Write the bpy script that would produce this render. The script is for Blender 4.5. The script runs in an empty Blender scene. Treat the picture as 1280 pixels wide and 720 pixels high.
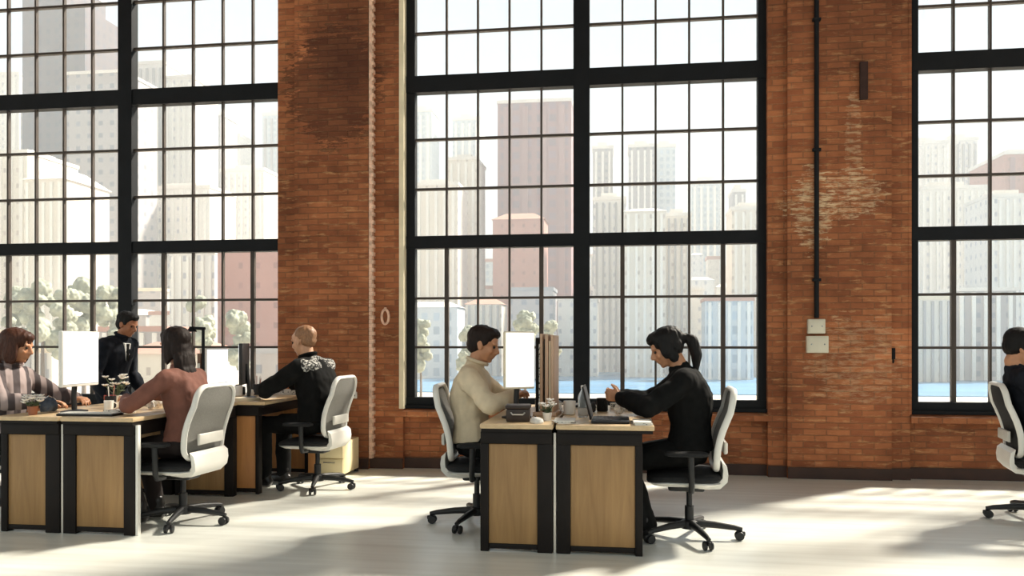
import bpy, bmesh, math, random
from mathutils import Vector, Matrix, Quaternion, noise

random.seed(7)
V = Vector
SC = bpy.context.scene
COL = SC.collection
R = math.radians

# ------------------------------------------------------------------ camera model
FPX, HOR, EYE, TH = 1000.0, 428.0, 1.21, R(7.8)
CT, ST = math.cos(TH), math.sin(TH)


def zat(px, Y):
    return Y / (CT + (px - 640) / FPX * ST)


def xat(px, Y):
    return zat(px, Y) * (-ST + (px - 640) / FPX * CT)


def hat(px, py, Y):
    return EYE + (HOR - py) * zat(px, Y) / FPX


def pt(px, py, Y):
    return V((xat(px, Y), Y, hat(px, py, Y)))


# ------------------------------------------------------------------ materials
MATS = {}


def new_mat(name):
    m = bpy.data.materials.new(name)
    m.use_nodes = True
    nt = m.node_tree
    b = nt.nodes['Principled BSDF']
    MATS[name] = m
    return m, nt, b


def N(nt, t, **kw):
    n = nt.nodes.new(t)
    for k, v in kw.items():
        if k.startswith('_'):
            n.inputs[k[1:]].default_value = v
        else:
            setattr(n, k, v)
    return n


def mix(nt, a, b, fac, mode='MIX'):
    n = nt.nodes.new('ShaderNodeMix')
    n.data_type = 'RGBA'
    n.blend_type = mode
    for idx, val in ((0, fac), (6, a), (7, b)):
        if isinstance(val, (int, float)):
            n.inputs[idx].default_value = val
        elif isinstance(val, tuple):
            n.inputs[idx].default_value = (*val[:3], 1)
        else:
            nt.links.new(val, n.inputs[idx])
    return n.outputs[2]


def ramp(nt, src, p0, p1, c0=(0, 0, 0), c1=(1, 1, 1)):
    n = nt.nodes.new('ShaderNodeValToRGB')
    n.color_ramp.elements[0].position = p0
    n.color_ramp.elements[1].position = p1
    n.color_ramp.elements[0].color = (*c0, 1)
    n.color_ramp.elements[1].color = (*c1, 1)
    nt.links.new(src, n.inputs[0])
    return n.outputs[0]


def coords(nt, scale=(1, 1, 1)):
    tc = N(nt, 'ShaderNodeTexCoord')
    mp = N(nt, 'ShaderNodeMapping')
    mp.inputs['Scale'].default_value = scale
    nt.links.new(tc.outputs['Object'], mp.inputs[0])
    return mp.outputs[0]


def plain(name, col, rough=0.6, metal=0.0, spec=0.5, var=0.12, vscale=6.0, stretch=(1, 1, 1), bump=0.0, bscale=60.0, sheen=0.0):
    """A plain material with a little procedural mottling."""
    m, nt, b = new_mat(name)
    co = coords(nt, stretch)
    nz = N(nt, 'ShaderNodeTexNoise', _Scale=vscale, _Detail=4.0)
    nt.links.new(co, nz.inputs['Vector'])
    lo = tuple(max(0, c * (1 - var)) for c in col)
    hi = tuple(min(1, c * (1 + var)) for c in col)
    nt.links.new(ramp(nt, nz.outputs['Fac'], 0.3, 0.7, lo, hi), b.inputs['Base Color'])
    b.inputs['Roughness'].default_value = rough
    b.inputs['Metallic'].default_value = metal
    b.inputs['Specular IOR Level'].default_value = spec
    if sheen:
        b.inputs['Sheen Weight'].default_value = sheen
    if bump:
        n2 = N(nt, 'ShaderNodeTexNoise', _Scale=bscale, _Detail=3.0)
        nt.links.new(co, n2.inputs['Vector'])
        bp = N(nt, 'ShaderNodeBump', _Strength=bump, _Distance=0.01)
        nt.links.new(n2.outputs['Fac'], bp.inputs['Height'])
        nt.links.new(bp.outputs[0], b.inputs['Normal'])
    return m


def wood(name, dark, light, grain='Z', rough=0.45):
    m, nt, b = new_mat(name)
    st = {'Z': (14, 14, 1.1), 'Y': (14, 1.1, 14), 'X': (1.1, 14, 14)}[grain]
    co = coords(nt, st)
    nz = N(nt, 'ShaderNodeTexNoise', _Scale=1.6, _Detail=8.0, _Roughness=0.62, _Distortion=0.5)
    nt.links.new(co, nz.inputs['Vector'])
    nt.links.new(ramp(nt, nz.outputs['Fac'], 0.3, 0.72, dark, light), b.inputs['Base Color'])
    b.inputs['Roughness'].default_value = rough
    bp = N(nt, 'ShaderNodeBump', _Strength=0.12, _Distance=0.004)
    nt.links.new(nz.outputs['Fac'], bp.inputs['Height'])
    nt.links.new(bp.outputs[0], b.inputs['Normal'])
    return m


def glowing(name, col, strength):
    m, nt, b = new_mat(name)
    b.inputs['Base Color'].default_value = (0.02, 0.02, 0.02, 1)
    b.inputs['Roughness'].default_value = 0.25
    b.inputs['Emission Color'].default_value = (*col, 1)
    b.inputs['Emission Strength'].default_value = strength
    return m


def brick_mat():
    m, nt, b = new_mat('red_brick')
    tc = N(nt, 'ShaderNodeTexCoord')
    sx = N(nt, 'ShaderNodeSeparateXYZ')
    nt.links.new(tc.outputs['Object'], sx.inputs[0])
    ad = N(nt, 'ShaderNodeMath', operation='ADD')
    nt.links.new(sx.outputs[0], ad.inputs[0])
    nt.links.new(sx.outputs[1], ad.inputs[1])
    cb = N(nt, 'ShaderNodeCombineXYZ')
    nt.links.new(ad.outputs[0], cb.inputs[0])
    nt.links.new(sx.outputs[2], cb.inputs[1])
    bt = N(nt, 'ShaderNodeTexBrick')
    bt.inputs['Scale'].default_value = 1.0
    bt.inputs['Brick Width'].default_value = 0.20
    bt.inputs['Row Height'].default_value = 0.056
    bt.inputs['Mortar Size'].default_value = 0.005
    bt.inputs['Mortar Smooth'].default_value = 0.3
    bt.inputs['Bias'].default_value = -0.1
    bt.inputs['Color1'].default_value = (0.40, 0.150, 0.066, 1)
    bt.inputs['Color2'].default_value = (0.24, 0.080, 0.037, 1)
    bt.inputs['Mortar'].default_value = (0.26, 0.115, 0.06, 1)
    wob = N(nt, 'ShaderNodeTexNoise', _Scale=7.0, _Detail=2.0)
    nt.links.new(cb.outputs[0], wob.inputs['Vector'])
    wm = N(nt, 'ShaderNodeVectorMath', operation='MULTIPLY_ADD')
    nt.links.new(wob.outputs['Color'], wm.inputs[0])
    wm.inputs[1].default_value = (0.012, 0.012, 0)
    nt.links.new(cb.outputs[0], wm.inputs[2])
    nt.links.new(wm.outputs[0], bt.inputs['Vector'])
    # patchy wear: large blotches, fine grit, lime streaks left on some courses
    n1 = N(nt, 'ShaderNodeTexNoise', _Scale=1.3, _Detail=6.0, _Roughness=0.65)
    nt.links.new(cb.outputs[0], n1.inputs['Vector'])
    c = mix(nt, bt.outputs['Color'], ramp(nt, n1.outputs['Fac'], 0.32, 0.7, (0.48, 0.44, 0.42), (1.5, 1.45, 1.35)), 0.8, 'MULTIPLY')
    n2 = N(nt, 'ShaderNodeTexNoise', _Scale=14.0, _Detail=5.0, _Roughness=0.7)
    mp = N(nt, 'ShaderNodeMapping')
    mp.inputs['Scale'].default_value = (0.35, 1.6, 1)
    nt.links.new(cb.outputs[0], mp.inputs[0])
    nt.links.new(mp.outputs[0], n2.inputs['Vector'])
    c = mix(nt, c, (0.58, 0.31, 0.14), ramp(nt, n2.outputs['Fac'], 0.55, 0.74), 'MIX')
    n3 = N(nt, 'ShaderNodeTexNoise', _Scale=22.0, _Detail=4.0, _Roughness=0.75)
    nt.links.new(mp.outputs[0], n3.inputs['Vector'])
    flake = ramp(nt, n3.outputs['Fac'], 0.46, 0.60)

    # lime wash patches beside the conduit and dark patches high on the piers, each with its own outline
    def patch(px, py, rx, rz):
        cx, cz = xat(px, YW), hat(px, py, YW)
        mp2 = N(nt, 'ShaderNodeMapping')
        mp2.vector_type = 'POINT'
        mp2.inputs['Scale'].default_value = (1 / rx, 1 / rz, 1)
        mp2.inputs['Location'].default_value = (-(cx + YW) / rx, -cz / rz, 0)
        nt.links.new(cb.outputs[0], mp2.inputs[0])
        ln = N(nt, 'ShaderNodeVectorMath', operation='LENGTH')
        nt.links.new(mp2.outputs[0], ln.inputs[0])
        sub = N(nt, 'ShaderNodeMath', operation='MULTIPLY_ADD')
        nt.links.new(n2.outputs['Fac'], sub.inputs[0])
        sub.inputs[1].default_value = -2.2
        nt.links.new(ln.outputs['Value'], sub.inputs[2])
        return ramp(nt, sub.outputs[0], -0.75, 0.0, (1, 1, 1), (0, 0, 0))

    for px, py, rx, rz, k in ((1006, 262, 0.16, 0.32, 0.75), (1050, 245, 0.26, 0.20, 0.6), (1056, 190, 0.06, 0.5, 0.35), (1065, 450, 0.4, 0.35, 0.28)):
        msk = N(nt, 'ShaderNodeMath', operation='MULTIPLY')
        nt.links.new(patch(px, py, rx, rz), msk.inputs[0])
        msk.inputs[1].default_value = k
        mk2 = N(nt, 'ShaderNodeMath', operation='MULTIPLY')
        nt.links.new(msk.outputs[0], mk2.inputs[0])
        nt.links.new(flake, mk2.inputs[1])
        c = mix(nt, c, (0.74, 0.55, 0.34), mk2.outputs[0])
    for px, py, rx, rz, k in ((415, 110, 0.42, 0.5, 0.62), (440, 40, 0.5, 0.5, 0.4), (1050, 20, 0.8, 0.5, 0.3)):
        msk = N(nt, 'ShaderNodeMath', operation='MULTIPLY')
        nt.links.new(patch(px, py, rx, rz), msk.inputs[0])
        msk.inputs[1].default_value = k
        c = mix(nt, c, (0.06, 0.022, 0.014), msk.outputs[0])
    nt.links.new(c, b.inputs['Base Color'])
    b.inputs['Roughness'].default_value = 0.85
    b.inputs['Specular IOR Level'].default_value = 0.25
    hs = N(nt, 'ShaderNodeMath', operation='MULTIPLY_ADD')
    nt.links.new(bt.outputs['Fac'], hs.inputs[0])
    hs.inputs[1].default_value = -1.0
    nt.links.new(n2.outputs['Fac'], hs.inputs[2])
    bp = N(nt, 'ShaderNodeBump', _Strength=0.9, _Distance=0.012)
    nt.links.new(hs.outputs[0], bp.inputs['Height'])
    nt.links.new(bp.outputs[0], b.inputs['Normal'])
    return m


def floor_mat():
    m, nt, b = new_mat('polished_concrete')
    co = coords(nt, (0.35, 1.6, 1))
    n1 = N(nt, 'ShaderNodeTexNoise', _Scale=1.6, _Detail=7.0, _Roughness=0.6)
    nt.links.new(co, n1.inputs['Vector'])
    co2 = coords(nt, (0.5, 9.0, 1))
    n2 = N(nt, 'ShaderNodeTexNoise', _Scale=1.8, _Detail=4.0)
    nt.links.new(co2, n2.inputs['Vector'])
    c = mix(nt, ramp(nt, n1.outputs['Fac'], 0.3, 0.7, FLOOR_LO, FLOOR_HI),
            ramp(nt, n2.outputs['Fac'], 0.35, 0.65, (0.90, 0.895, 0.88), (1.06, 1.06, 1.06)), 0.8, 'MULTIPLY')
    nt.links.new(c, b.inputs['Base Color'])
    nt.links.new(ramp(nt, n1.outputs['Fac'], 0.3, 0.7, (0.27, 0.27, 0.27), (0.40, 0.40, 0.40)), b.inputs['Roughness'])
    b.inputs['IOR'].default_value = 2.0
    bp = N(nt, 'ShaderNodeBump', _Strength=0.05, _Distance=0.01)
    nt.links.new(n2.outputs['Fac'], bp.inputs['Height'])
    nt.links.new(bp.outputs[0], b.inputs['Normal'])
    return m


def glass_mat():
    m, nt, b = new_mat('window_glass')
    nt.nodes.remove(b)
    out = nt.nodes['Material Output']
    tr = N(nt, 'ShaderNodeBsdfTransparent')
    tr.inputs[0].default_value = (0.985, 0.99, 0.985, 1)
    gl = N(nt, 'ShaderNodeBsdfGlossy')
    gl.inputs['Roughness'].default_value = 0.03
    mx = N(nt, 'ShaderNodeMixShader')
    mx.inputs[0].default_value = 0.03
    nt.links.new(tr.outputs[0], mx.inputs[1])
    nt.links.new(gl.outputs[0], mx.inputs[2])
    nt.links.new(mx.outputs[0], out.inputs[0])
    return m


def facade_mat(name, wall, win, fw=3.2, fh=3.6, mortar=1.0, rough=0.7):
    """A facade with a regular window grid (Brick node without offset)."""
    m, nt, b = new_mat(name)
    tc = N(nt, 'ShaderNodeTexCoord')
    sx = N(nt, 'ShaderNodeSeparateXYZ')
    nt.links.new(tc.outputs['Object'], sx.inputs[0])
    ad = N(nt, 'ShaderNodeMath', operation='ADD')
    nt.links.new(sx.outputs[0], ad.inputs[0])
    nt.links.new(sx.outputs[1], ad.inputs[1])
    cb = N(nt, 'ShaderNodeCombineXYZ')
    nt.links.new(ad.outputs[0], cb.inputs[0])
    nt.links.new(sx.outputs[2], cb.inputs[1])
    bt = N(nt, 'ShaderNodeTexBrick')
    bt.offset = 0.0
    bt.inputs['Scale'].default_value = 1.0
    bt.inputs['Brick Width'].default_value = fw
    bt.inputs['Row Height'].default_value = fh
    bt.inputs['Mortar Size'].default_value = mortar
    bt.inputs['Mortar Smooth'].default_value = 0.05
    bt.inputs['Color1'].default_value = (*win, 1)
    bt.inputs['Color2'].default_value = (*[min(1, w * 1.35) for w in win], 1)
    nz = N(nt, 'ShaderNodeTexNoise', _Scale=0.05, _Detail=3.0)
    nt.links.new(cb.outputs[0], nz.inputs['Vector'])
    wl = ramp(nt, nz.outputs['Fac'], 0.3, 0.7, tuple(w * 0.93 for w in wall), tuple(min(1, w * 1.05) for w in wall))
    nt.links.new(wl, bt.inputs['Mortar'])
    nt.links.new(cb.outputs[0], bt.inputs['Vector'])
    nt.links.new(bt.outputs['Color'], b.inputs['Base Color'])
    b.inputs['Roughness'].default_value = rough
    b.inputs['Specular IOR Level'].default_value = 0.3
    return m


def stripe_mat(name, a, bcol, freq=26.0):
    m, nt, b = new_mat(name)
    co = coords(nt, (1.0, 1.0, 0.04))
    wv = N(nt, 'ShaderNodeTexWave', _Scale=freq, _Distortion=2.2, _Detail=1.0)
    wv.bands_direction = 'DIAGONAL'
    wv.inputs['Detail Scale'].default_value = 0.6
    nt.links.new(co, wv.inputs['Vector'])
    nt.links.new(ramp(nt, wv.outputs['Fac'], 0.42, 0.62, a, bcol), b.inputs['Base Color'])
    b.inputs['Roughness'].default_value = 0.8
    return m


def speckle_mat(name, base, fleck, scale=70.0, lo=0.55, hi=0.62):
    m, nt, b = new_mat(name)
    co = coords(nt)
    nz = N(nt, 'ShaderNodeTexNoise', _Scale=scale, _Detail=2.0)
    nt.links.new(co, nz.inputs['Vector'])
    nt.links.new(ramp(nt, nz.outputs['Fac'], lo, hi, base, fleck), b.inputs['Base Color'])
    b.inputs['Roughness'].default_value = 0.85
    return m


# ------------------------------------------------------------------ mesh builder
class MB:
    def __init__(self):
        self.bm = bmesh.new()

    def box(self, x0, x1, y0, y1, z0, z1, bev=0.0, seg=2, mat=None, M=None):
        vs = [self.bm.verts.new(p) for p in ((x0, y0, z0), (x1, y0, z0), (x1, y1, z0), (x0, y1, z0), (x0, y0, z1), (x1, y0, z1), (x1, y1, z1), (x0, y1, z1))]
        fs = [self.bm.faces.new([vs[i] for i in f]) for f in ((3, 2, 1, 0), (4, 5, 6, 7), (0, 1, 5, 4), (1, 2, 6, 5), (2, 3, 7, 6), (3, 0, 4, 7))]
        if bev > 0:
            es = list({e for f in fs for e in f.edges})
            r = bmesh.ops.bevel(self.bm, geom=es, offset=bev, segments=seg, profile=0.5, affect='EDGES', clamp_overlap=True)
            vs = list({v for f in r['faces'] for v in f.verts} | {v for v in vs if v.is_valid})
        if M is not None:
            for v in vs:
                v.co = M @ v.co
        return vs

    def prism(self, outline, ax, a, b):
        """outline of 2-D points extruded along axis ax from a to b."""
        def P(p, t):
            return {'x': (t, p[0], p[1]), 'y': (p[0], t, p[1]), 'z': (p[0], p[1], t)}[ax]
        A = [self.bm.verts.new(P(p, a)) for p in outline]
        B = [self.bm.verts.new(P(p, b)) for p in outline]
        self.bm.faces.new(A[::-1])
        self.bm.faces.new(B)
        n = len(A)
        for i in range(n):
            self.bm.faces.new((A[i], A[(i + 1) % n], B[(i + 1) % n], B[i]))

    def loft(self, rings, closed=False, cap=True):
        vr = [[self.bm.verts.new(p) for p in r] for r in rings]
        n = len(vr[0])
        pairs = list(zip(vr, vr[1:])) + ([(vr[-1], vr[0])] if closed else [])
        for A, B in pairs:
            for i in range(n):
                self.bm.faces.new((A[i], A[(i + 1) % n], B[(i + 1) % n], B[i]))
        if cap and not closed:
            self.bm.faces.new(vr[0][::-1])
            self.bm.faces.new(vr[-1])
        return vr

    def tube(self, pts, rad, n=10, closed=False, flat=1.0, up=None):
        """A swept tube; rad is a number or a list; flat squeezes it along the second axis."""
        pts = [V(p) for p in pts]
        if isinstance(rad, (int, float)):
            rad = [rad] * len(pts)
        k = len(pts)
        tang = []
        for i in range(k):
            a, b = (pts[(i - 1) % k], pts[(i + 1) % k]) if closed else (pts[max(i - 1, 0)], pts[min(i + 1, k - 1)])
            tang.append((b - a).normalized())
        ref = V(up) if up is not None else (V((0, 0, 1)) if abs(tang[0].z) < 0.9 else V((1, 0, 0)))
        rings = []
        for i in range(k):
            t = tang[i]
            u = (ref - t * ref.dot(t))
            u = u.normalized() if u.length > 1e-6 else t.orthogonal().normalized()
            if up is None:
                ref = u
            w = t.cross(u)
            rings.append([pts[i] + (u * math.cos(2 * math.pi * j / n) + w * math.sin(2 * math.pi * j / n) * flat) * rad[i] for j in range(n)])
        self.loft(rings, closed=closed)

    def lathe(self, prof, n=20, c=(0, 0, 0)):
        c = V(c)
        self.loft([[c + V((r * math.cos(2 * math.pi * j / n), r * math.sin(2 * math.pi * j / n), z)) for j in range(n)] for r, z in prof])

    def ell(self, c, r, rot=None, u=16, v=10):
        M = Matrix.Translation(V(c)) @ (rot.to_4x4() if rot is not None else Matrix.Identity(4))
        if isinstance(r, (int, float)):
            r = (r, r, r)
        bmesh.ops.create_uvsphere(self.bm, u_segments=u, v_segments=v, radius=1.0, matrix=M @ Matrix.Diagonal((*r, 1)))

    def cap(self, a, b, ra, rb, n=14):
        a, b = V(a), V(b)
        self.ell(a, ra, u=n, v=8)
        self.ell(b, rb, u=n, v=8)
        if (b - a).length > 1e-5:
            self.tube([a, b], [ra, rb], n=n)

    def chain(self, pts, rads, n=14):
        for i in range(len(pts) - 1):
            self.cap(pts[i], pts[i + 1], rads[i], rads[i + 1], n)

    def xform(self, M):
        bmesh.ops.transform(self.bm, matrix=M, verts=self.bm.verts[:])
        return self

    def build(self, name, mat=None, parent=None, smooth=True, ang=40, loc=None):
        bmesh.ops.recalc_face_normals(self.bm, faces=self.bm.faces[:])
        me = bpy.data.meshes.new(name)
        self.bm.to_mesh(me)
        self.bm.free()
        if mat is not None:
            me.materials.append(MATS[mat] if isinstance(mat, str) else mat)
        if smooth:
            me.polygons.foreach_set('use_smooth', [True] * len(me.polygons))
            if ang < 180:
                me.set_sharp_from_angle(angle=R(ang))
        o = bpy.data.objects.new(name, me)
        COL.objects.link(o)
        if parent is not None:
            o.parent = parent
        if loc is not None:
            o.location = loc
        return o


def remeshed(mb, name, mat, parent, voxel, smooth_it=4, wrinkle=None):
    """The union of the shapes in mb as one continuous skin."""
    o = mb.build('raw', None, None, smooth=False)
    md = o.modifiers.new('u', 'REMESH')
    md.mode = 'VOXEL'
    md.voxel_size = voxel
    if smooth_it:
        s = o.modifiers.new('s', 'SMOOTH')
        s.factor = 0.5
        s.iterations = smooth_it
    dg = bpy.context.evaluated_depsgraph_get()
    me = bpy.data.meshes.new_from_object(o.evaluated_get(dg))
    raw = o.data
    bpy.data.objects.remove(o)
    bpy.data.meshes.remove(raw)
    me.name = name
    if wrinkle:
        amp, f = wrinkle[0], V(wrinkle[1])
        nrm = [v.normal.copy() for v in me.vertices]
        for v, n in zip(me.vertices, nrm):
            p = V((v.co.x * f.x, v.co.y * f.y, v.co.z * f.z))
            v.co += n * (noise.noise(p) + 0.5 * noise.noise(p * 2.3)) * amp
    me.materials.clear()
    me.materials.append(MATS[mat])
    me.polygons.foreach_set('use_smooth', [True] * len(me.polygons))
    o2 = bpy.data.objects.new(name, me)
    COL.objects.link(o2)
    if parent is not None:
        o2.parent = parent
    return o2


def tag(o, label=None, cat=None, group=None, kind=None):
    for k, v in (('label', label), ('category', cat), ('group', group), ('kind', kind)):
        if v:
            o[k] = v
    return o


def thing(name, label, cat, loc=(0, 0, 0), rz=0.0, group=None):
    o = bpy.data.objects.new(name, None)
    COL.objects.link(o)
    o.location = loc
    o.rotation_euler = (0, 0, rz)
    o.empty_display_size = 0.1
    return tag(o, label, cat, group)


def struct(o, label=None):
    o['kind'] = 'structure'
    return tag(o, label)


def copy_tree(o, parent=None):
    c = o.copy()
    COL.objects.link(c)
    if parent is not None:
        c.parent = parent
        c.matrix_parent_inverse = o.matrix_parent_inverse.copy()
    for ch in [x for x in bpy.data.objects if x.parent is o]:
        copy_tree(ch, c)
    return c


# ------------------------------------------------------------------ constants of the place
YW = 7.45            # face of the back wall
YG = 7.57            # middle of the window frames
FLOOR_LO, FLOOR_HI = (0.71, 0.72, 0.665), (0.83, 0.84, 0.785)

brick_mat()
floor_mat()
glass_mat()
plain('black_steel', (0.006, 0.007, 0.009), 0.6, 0.0, 0.2, 0.2)
plain('steel_glare_brown', (0.050, 0.036, 0.028), 0.5, 0.0, 0.4, 0.2)  # black window bars, the glare around them put into a browner colour
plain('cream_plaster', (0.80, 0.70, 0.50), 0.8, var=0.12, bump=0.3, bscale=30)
plain('lit_edge_and_ring', (0.78, 0.50, 0.36), 0.85, var=0.3, vscale=20, bump=0.4, bscale=40)
plain('wall_foot_shade', (0.045, 0.018, 0.011), 0.6, var=0.3)
plain('ceiling_timber', (0.30, 0.20, 0.13), 0.7, var=0.2, stretch=(1, 8, 8))
plain('junction_box', (0.66, 0.62, 0.50), 0.5, var=0.06)
plain('slot_dark', (0.035, 0.014, 0.010), 0.9, var=0.3, vscale=20)
plain('black_plastic', (0.008, 0.008, 0.009), 0.5, var=0.15)
plain('black_fabric', (0.011, 0.011, 0.012), 0.9, var=0.25, vscale=30, bump=0.2, bscale=200)
plain('white_plastic', (0.76, 0.74, 0.69), 0.35, var=0.04)
plain('grey_mesh', (0.165, 0.158, 0.142), 0.75, var=0.10, vscale=90, bump=0.3, bscale=250)
plain('pad_grey', (0.55, 0.53, 0.48), 0.5, var=0.08)
plain('chrome', (0.55, 0.55, 0.54), 0.22, 1.0, var=0.03)
plain('alu_strip', (0.62, 0.58, 0.52), 0.35, 0.6, var=0.05)
wood('oak_panel', (0.265, 0.145, 0.055), (0.385, 0.225, 0.090), 'Z')
wood('oak_top', (0.56, 0.40, 0.23), (0.70, 0.52, 0.31), 'Y', 0.35)
wood('orange_panel', (0.42, 0.18, 0.06), (0.56, 0.26, 0.09), 'Z')
wood('pink_board', (0.50, 0.31, 0.20), (0.66, 0.45, 0.31), 'Z', 0.5)
plain('cream_front', (0.85, 0.72, 0.44), 0.5, var=0.05)
plain('desk_black', (0.009, 0.006, 0.005), 0.6, 0.0, 0.25, var=0.25)
plain('dark_brown_box', (0.035, 0.020, 0.014), 0.5, var=0.3, vscale=14)
plain('paper', (0.83, 0.80, 0.74), 0.8, var=0.05)
plain('paper_cream', (0.80, 0.70, 0.52), 0.8, var=0.06)
speckle_mat('printed_page', (0.80, 0.77, 0.70), (0.05, 0.045, 0.045), 55, 0.52, 0.58)
plain('white_ceramic', (0.82, 0.80, 0.76), 0.25, var=0.03)
plain('red_ceramic', (0.42, 0.05, 0.03), 0.3, var=0.1)
plain('petal_white', (0.86, 0.82, 0.77), 0.7, var=0.08)
plain('leaf_green', (0.08, 0.11, 0.05), 0.6, var=0.3, vscale=40)
plain('terracotta', (0.34, 0.13, 0.07), 0.75, var=0.15)
plain('denim', (0.05, 0.07, 0.11), 0.85, var=0.3, vscale=40)
plain('binder_red', (0.36, 0.12, 0.08), 0.55, var=0.1)
plain('binder_brown', (0.20, 0.11, 0.07), 0.55, var=0.1)
plain('phone_case', (0.55, 0.18, 0.16), 0.4, var=0.08)
glowing('screen_white', (0.96, 0.98, 1.0), 1.15)
plain('skin_tan', (0.52, 0.25, 0.135), 0.5, var=0.08, vscale=30)
plain('skin_brown', (0.36, 0.145, 0.07), 0.5, var=0.08, vscale=30)
plain('skin_light', (0.60, 0.33, 0.20), 0.5, var=0.08, vscale=30)
plain('eye_dark', (0.03, 0.02, 0.015), 0.2, var=0.1)
plain('hair_black', (0.006, 0.005, 0.005), 0.62, 0.0, 0.25, var=0.4, vscale=8, stretch=(30, 30, 3))
plain('hair_dark_brown', (0.014, 0.007, 0.005), 0.62, 0.0, 0.25, var=0.45, vscale=8, stretch=(30, 30, 3))
plain('hair_auburn', (0.055, 0.018, 0.009), 0.55, 0.0, 0.3, var=0.45, vscale=8, stretch=(30, 30, 3))
plain('hair_sandy', (0.27, 0.135, 0.065), 0.5, var=0.3, vscale=10, stretch=(20, 20, 5))
plain('cloth_black', (0.006, 0.006, 0.006), 0.95, 0.0, 0.2, var=0.3, vscale=20)
plain('cloth_navy', (0.010, 0.012, 0.018), 0.9, 0.0, 0.2, var=0.25, vscale=20)
plain('cloth_cream', (0.70, 0.58, 0.41), 0.85, var=0.1, vscale=12, bump=0.15, bscale=80)
plain('cloth_brown', (0.19, 0.075, 0.052), 0.85, var=0.15, vscale=14, bump=0.15, bscale=80)
plain('cloth_dark_brown', (0.014, 0.007, 0.006), 0.85, var=0.2, vscale=14)
plain('cloth_white', (0.80, 0.78, 0.74), 0.8, var=0.05)
stripe_mat('cloth_stripe', (0.055, 0.040, 0.042), (0.34, 0.27, 0.26), 5.5)
speckle_mat('cloth_speckle', (0.03, 0.03, 0.03), (0.55, 0.53, 0.49), 60, 0.50, 0.60)
plain('shoe_black', (0.012, 0.010, 0.009), 0.35, var=0.2)
plain('sole', (0.35, 0.32, 0.28), 0.6, var=0.1)


def clear_plastic():
    m, nt, b = new_mat('clear_plastic')
    b.inputs['Base Color'].default_value = (0.93, 0.95, 0.95, 1)
    b.inputs['Roughness'].default_value = 0.12
    b.inputs['Transmission Weight'].default_value = 0.85
    b.inputs['IOR'].default_value = 1.2


clear_plastic()

# ------------------------------------------------------------------ the room
WX = [(-11.25, -7.92), (-6.70, -3.335), (-2.075, 1.305), (2.515, 5.88), (7.13, 10.45)]   # window openings
XL, XR, YB = -12.5, 11.7, -9.0
WZ0, WZ1, CEIL = 0.575, 5.62, 6.3

mb = MB()
mb.box(XL, XR, YB, YW + 0.5, -0.3, 0.0)
struct(mb.build('floor', 'polished_concrete', smooth=False), 'pale polished concrete floor with long streaks')

mb = MB()
edges = [XL] + [e for w in WX for e in w] + [XR]
for i in range(0, len(edges), 2):
    mb.box(edges[i], edges[i + 1], YW, YW + 0.21, 0, CEIL)
for a, b in WX:
    mb.box(a, b, YW + 0.07, YW + 0.21, 0, WZ0 - 0.02)
    mb.box(a, b, YW, YW + 0.21, WZ1, CEIL)
# shallow pilasters that stand proud of the piers
PIL = [(xat(371, YW), xat(463, YW)), (xat(983, YW), xat(1112, YW))]
for a, b in PIL:
    mb.box(a, b, YW - 0.055, YW + 0.01, 0, CEIL)
struct(mb.build('wall_back', 'red_brick', smooth=False), 'red brick wall with tall window openings')

mb = MB()
mb.box(XL, XR, 0.6, YW + 0.5, CEIL, CEIL + 0.3)
for k in range(8):
    x = XL + 1.2 + k * 3.1
    mb.box(x, x + 0.22, 0.6, YW, CEIL - 0.32, CEIL)
struct(mb.build('ceiling', 'ceiling_timber', smooth=False), 'dark timber ceiling with beams')

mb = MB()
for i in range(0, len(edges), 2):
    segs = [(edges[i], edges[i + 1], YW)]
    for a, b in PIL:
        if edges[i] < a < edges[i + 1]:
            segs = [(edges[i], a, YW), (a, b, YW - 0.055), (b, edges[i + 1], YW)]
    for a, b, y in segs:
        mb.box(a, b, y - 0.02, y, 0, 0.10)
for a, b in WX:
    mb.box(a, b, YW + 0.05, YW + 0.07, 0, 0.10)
struct(mb.build('foot_shade_strip', 'wall_foot_shade', smooth=False))  # dark strip along the wall foot, shade below the sills put into its colour

# brick sills
for k, (a, b) in enumerate(WX):
    mb = MB()
    mb.prism([(YW - 0.03, WZ0 - 0.075), (YW + 0.21, WZ0 - 0.075), (YW + 0.21, WZ0), (YW + 0.07, WZ0), (YW - 0.03, WZ0 - 0.02)], 'x', a + 0.002, b - 0.002)
    struct(mb.build('trim_%d' % (k + 1), 'red_brick', smooth=False))
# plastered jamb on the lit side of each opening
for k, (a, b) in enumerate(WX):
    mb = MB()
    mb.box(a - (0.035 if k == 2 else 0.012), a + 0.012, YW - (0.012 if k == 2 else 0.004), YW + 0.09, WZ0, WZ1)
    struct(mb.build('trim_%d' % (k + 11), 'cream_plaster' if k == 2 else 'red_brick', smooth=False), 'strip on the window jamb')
# toothed strip on the pier, its sunlit brick edge put into a pale colour
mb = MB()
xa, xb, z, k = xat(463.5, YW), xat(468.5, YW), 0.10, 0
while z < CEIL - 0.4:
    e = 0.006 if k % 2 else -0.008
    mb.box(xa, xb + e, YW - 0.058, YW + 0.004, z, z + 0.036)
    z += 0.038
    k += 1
struct(mb.build('trim_21', 'lit_edge_and_ring', smooth=False), 'pale toothed strip painted as the sunlit edge of the pier')  # strip standing for the sunlit pier edge, no real trim

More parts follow.
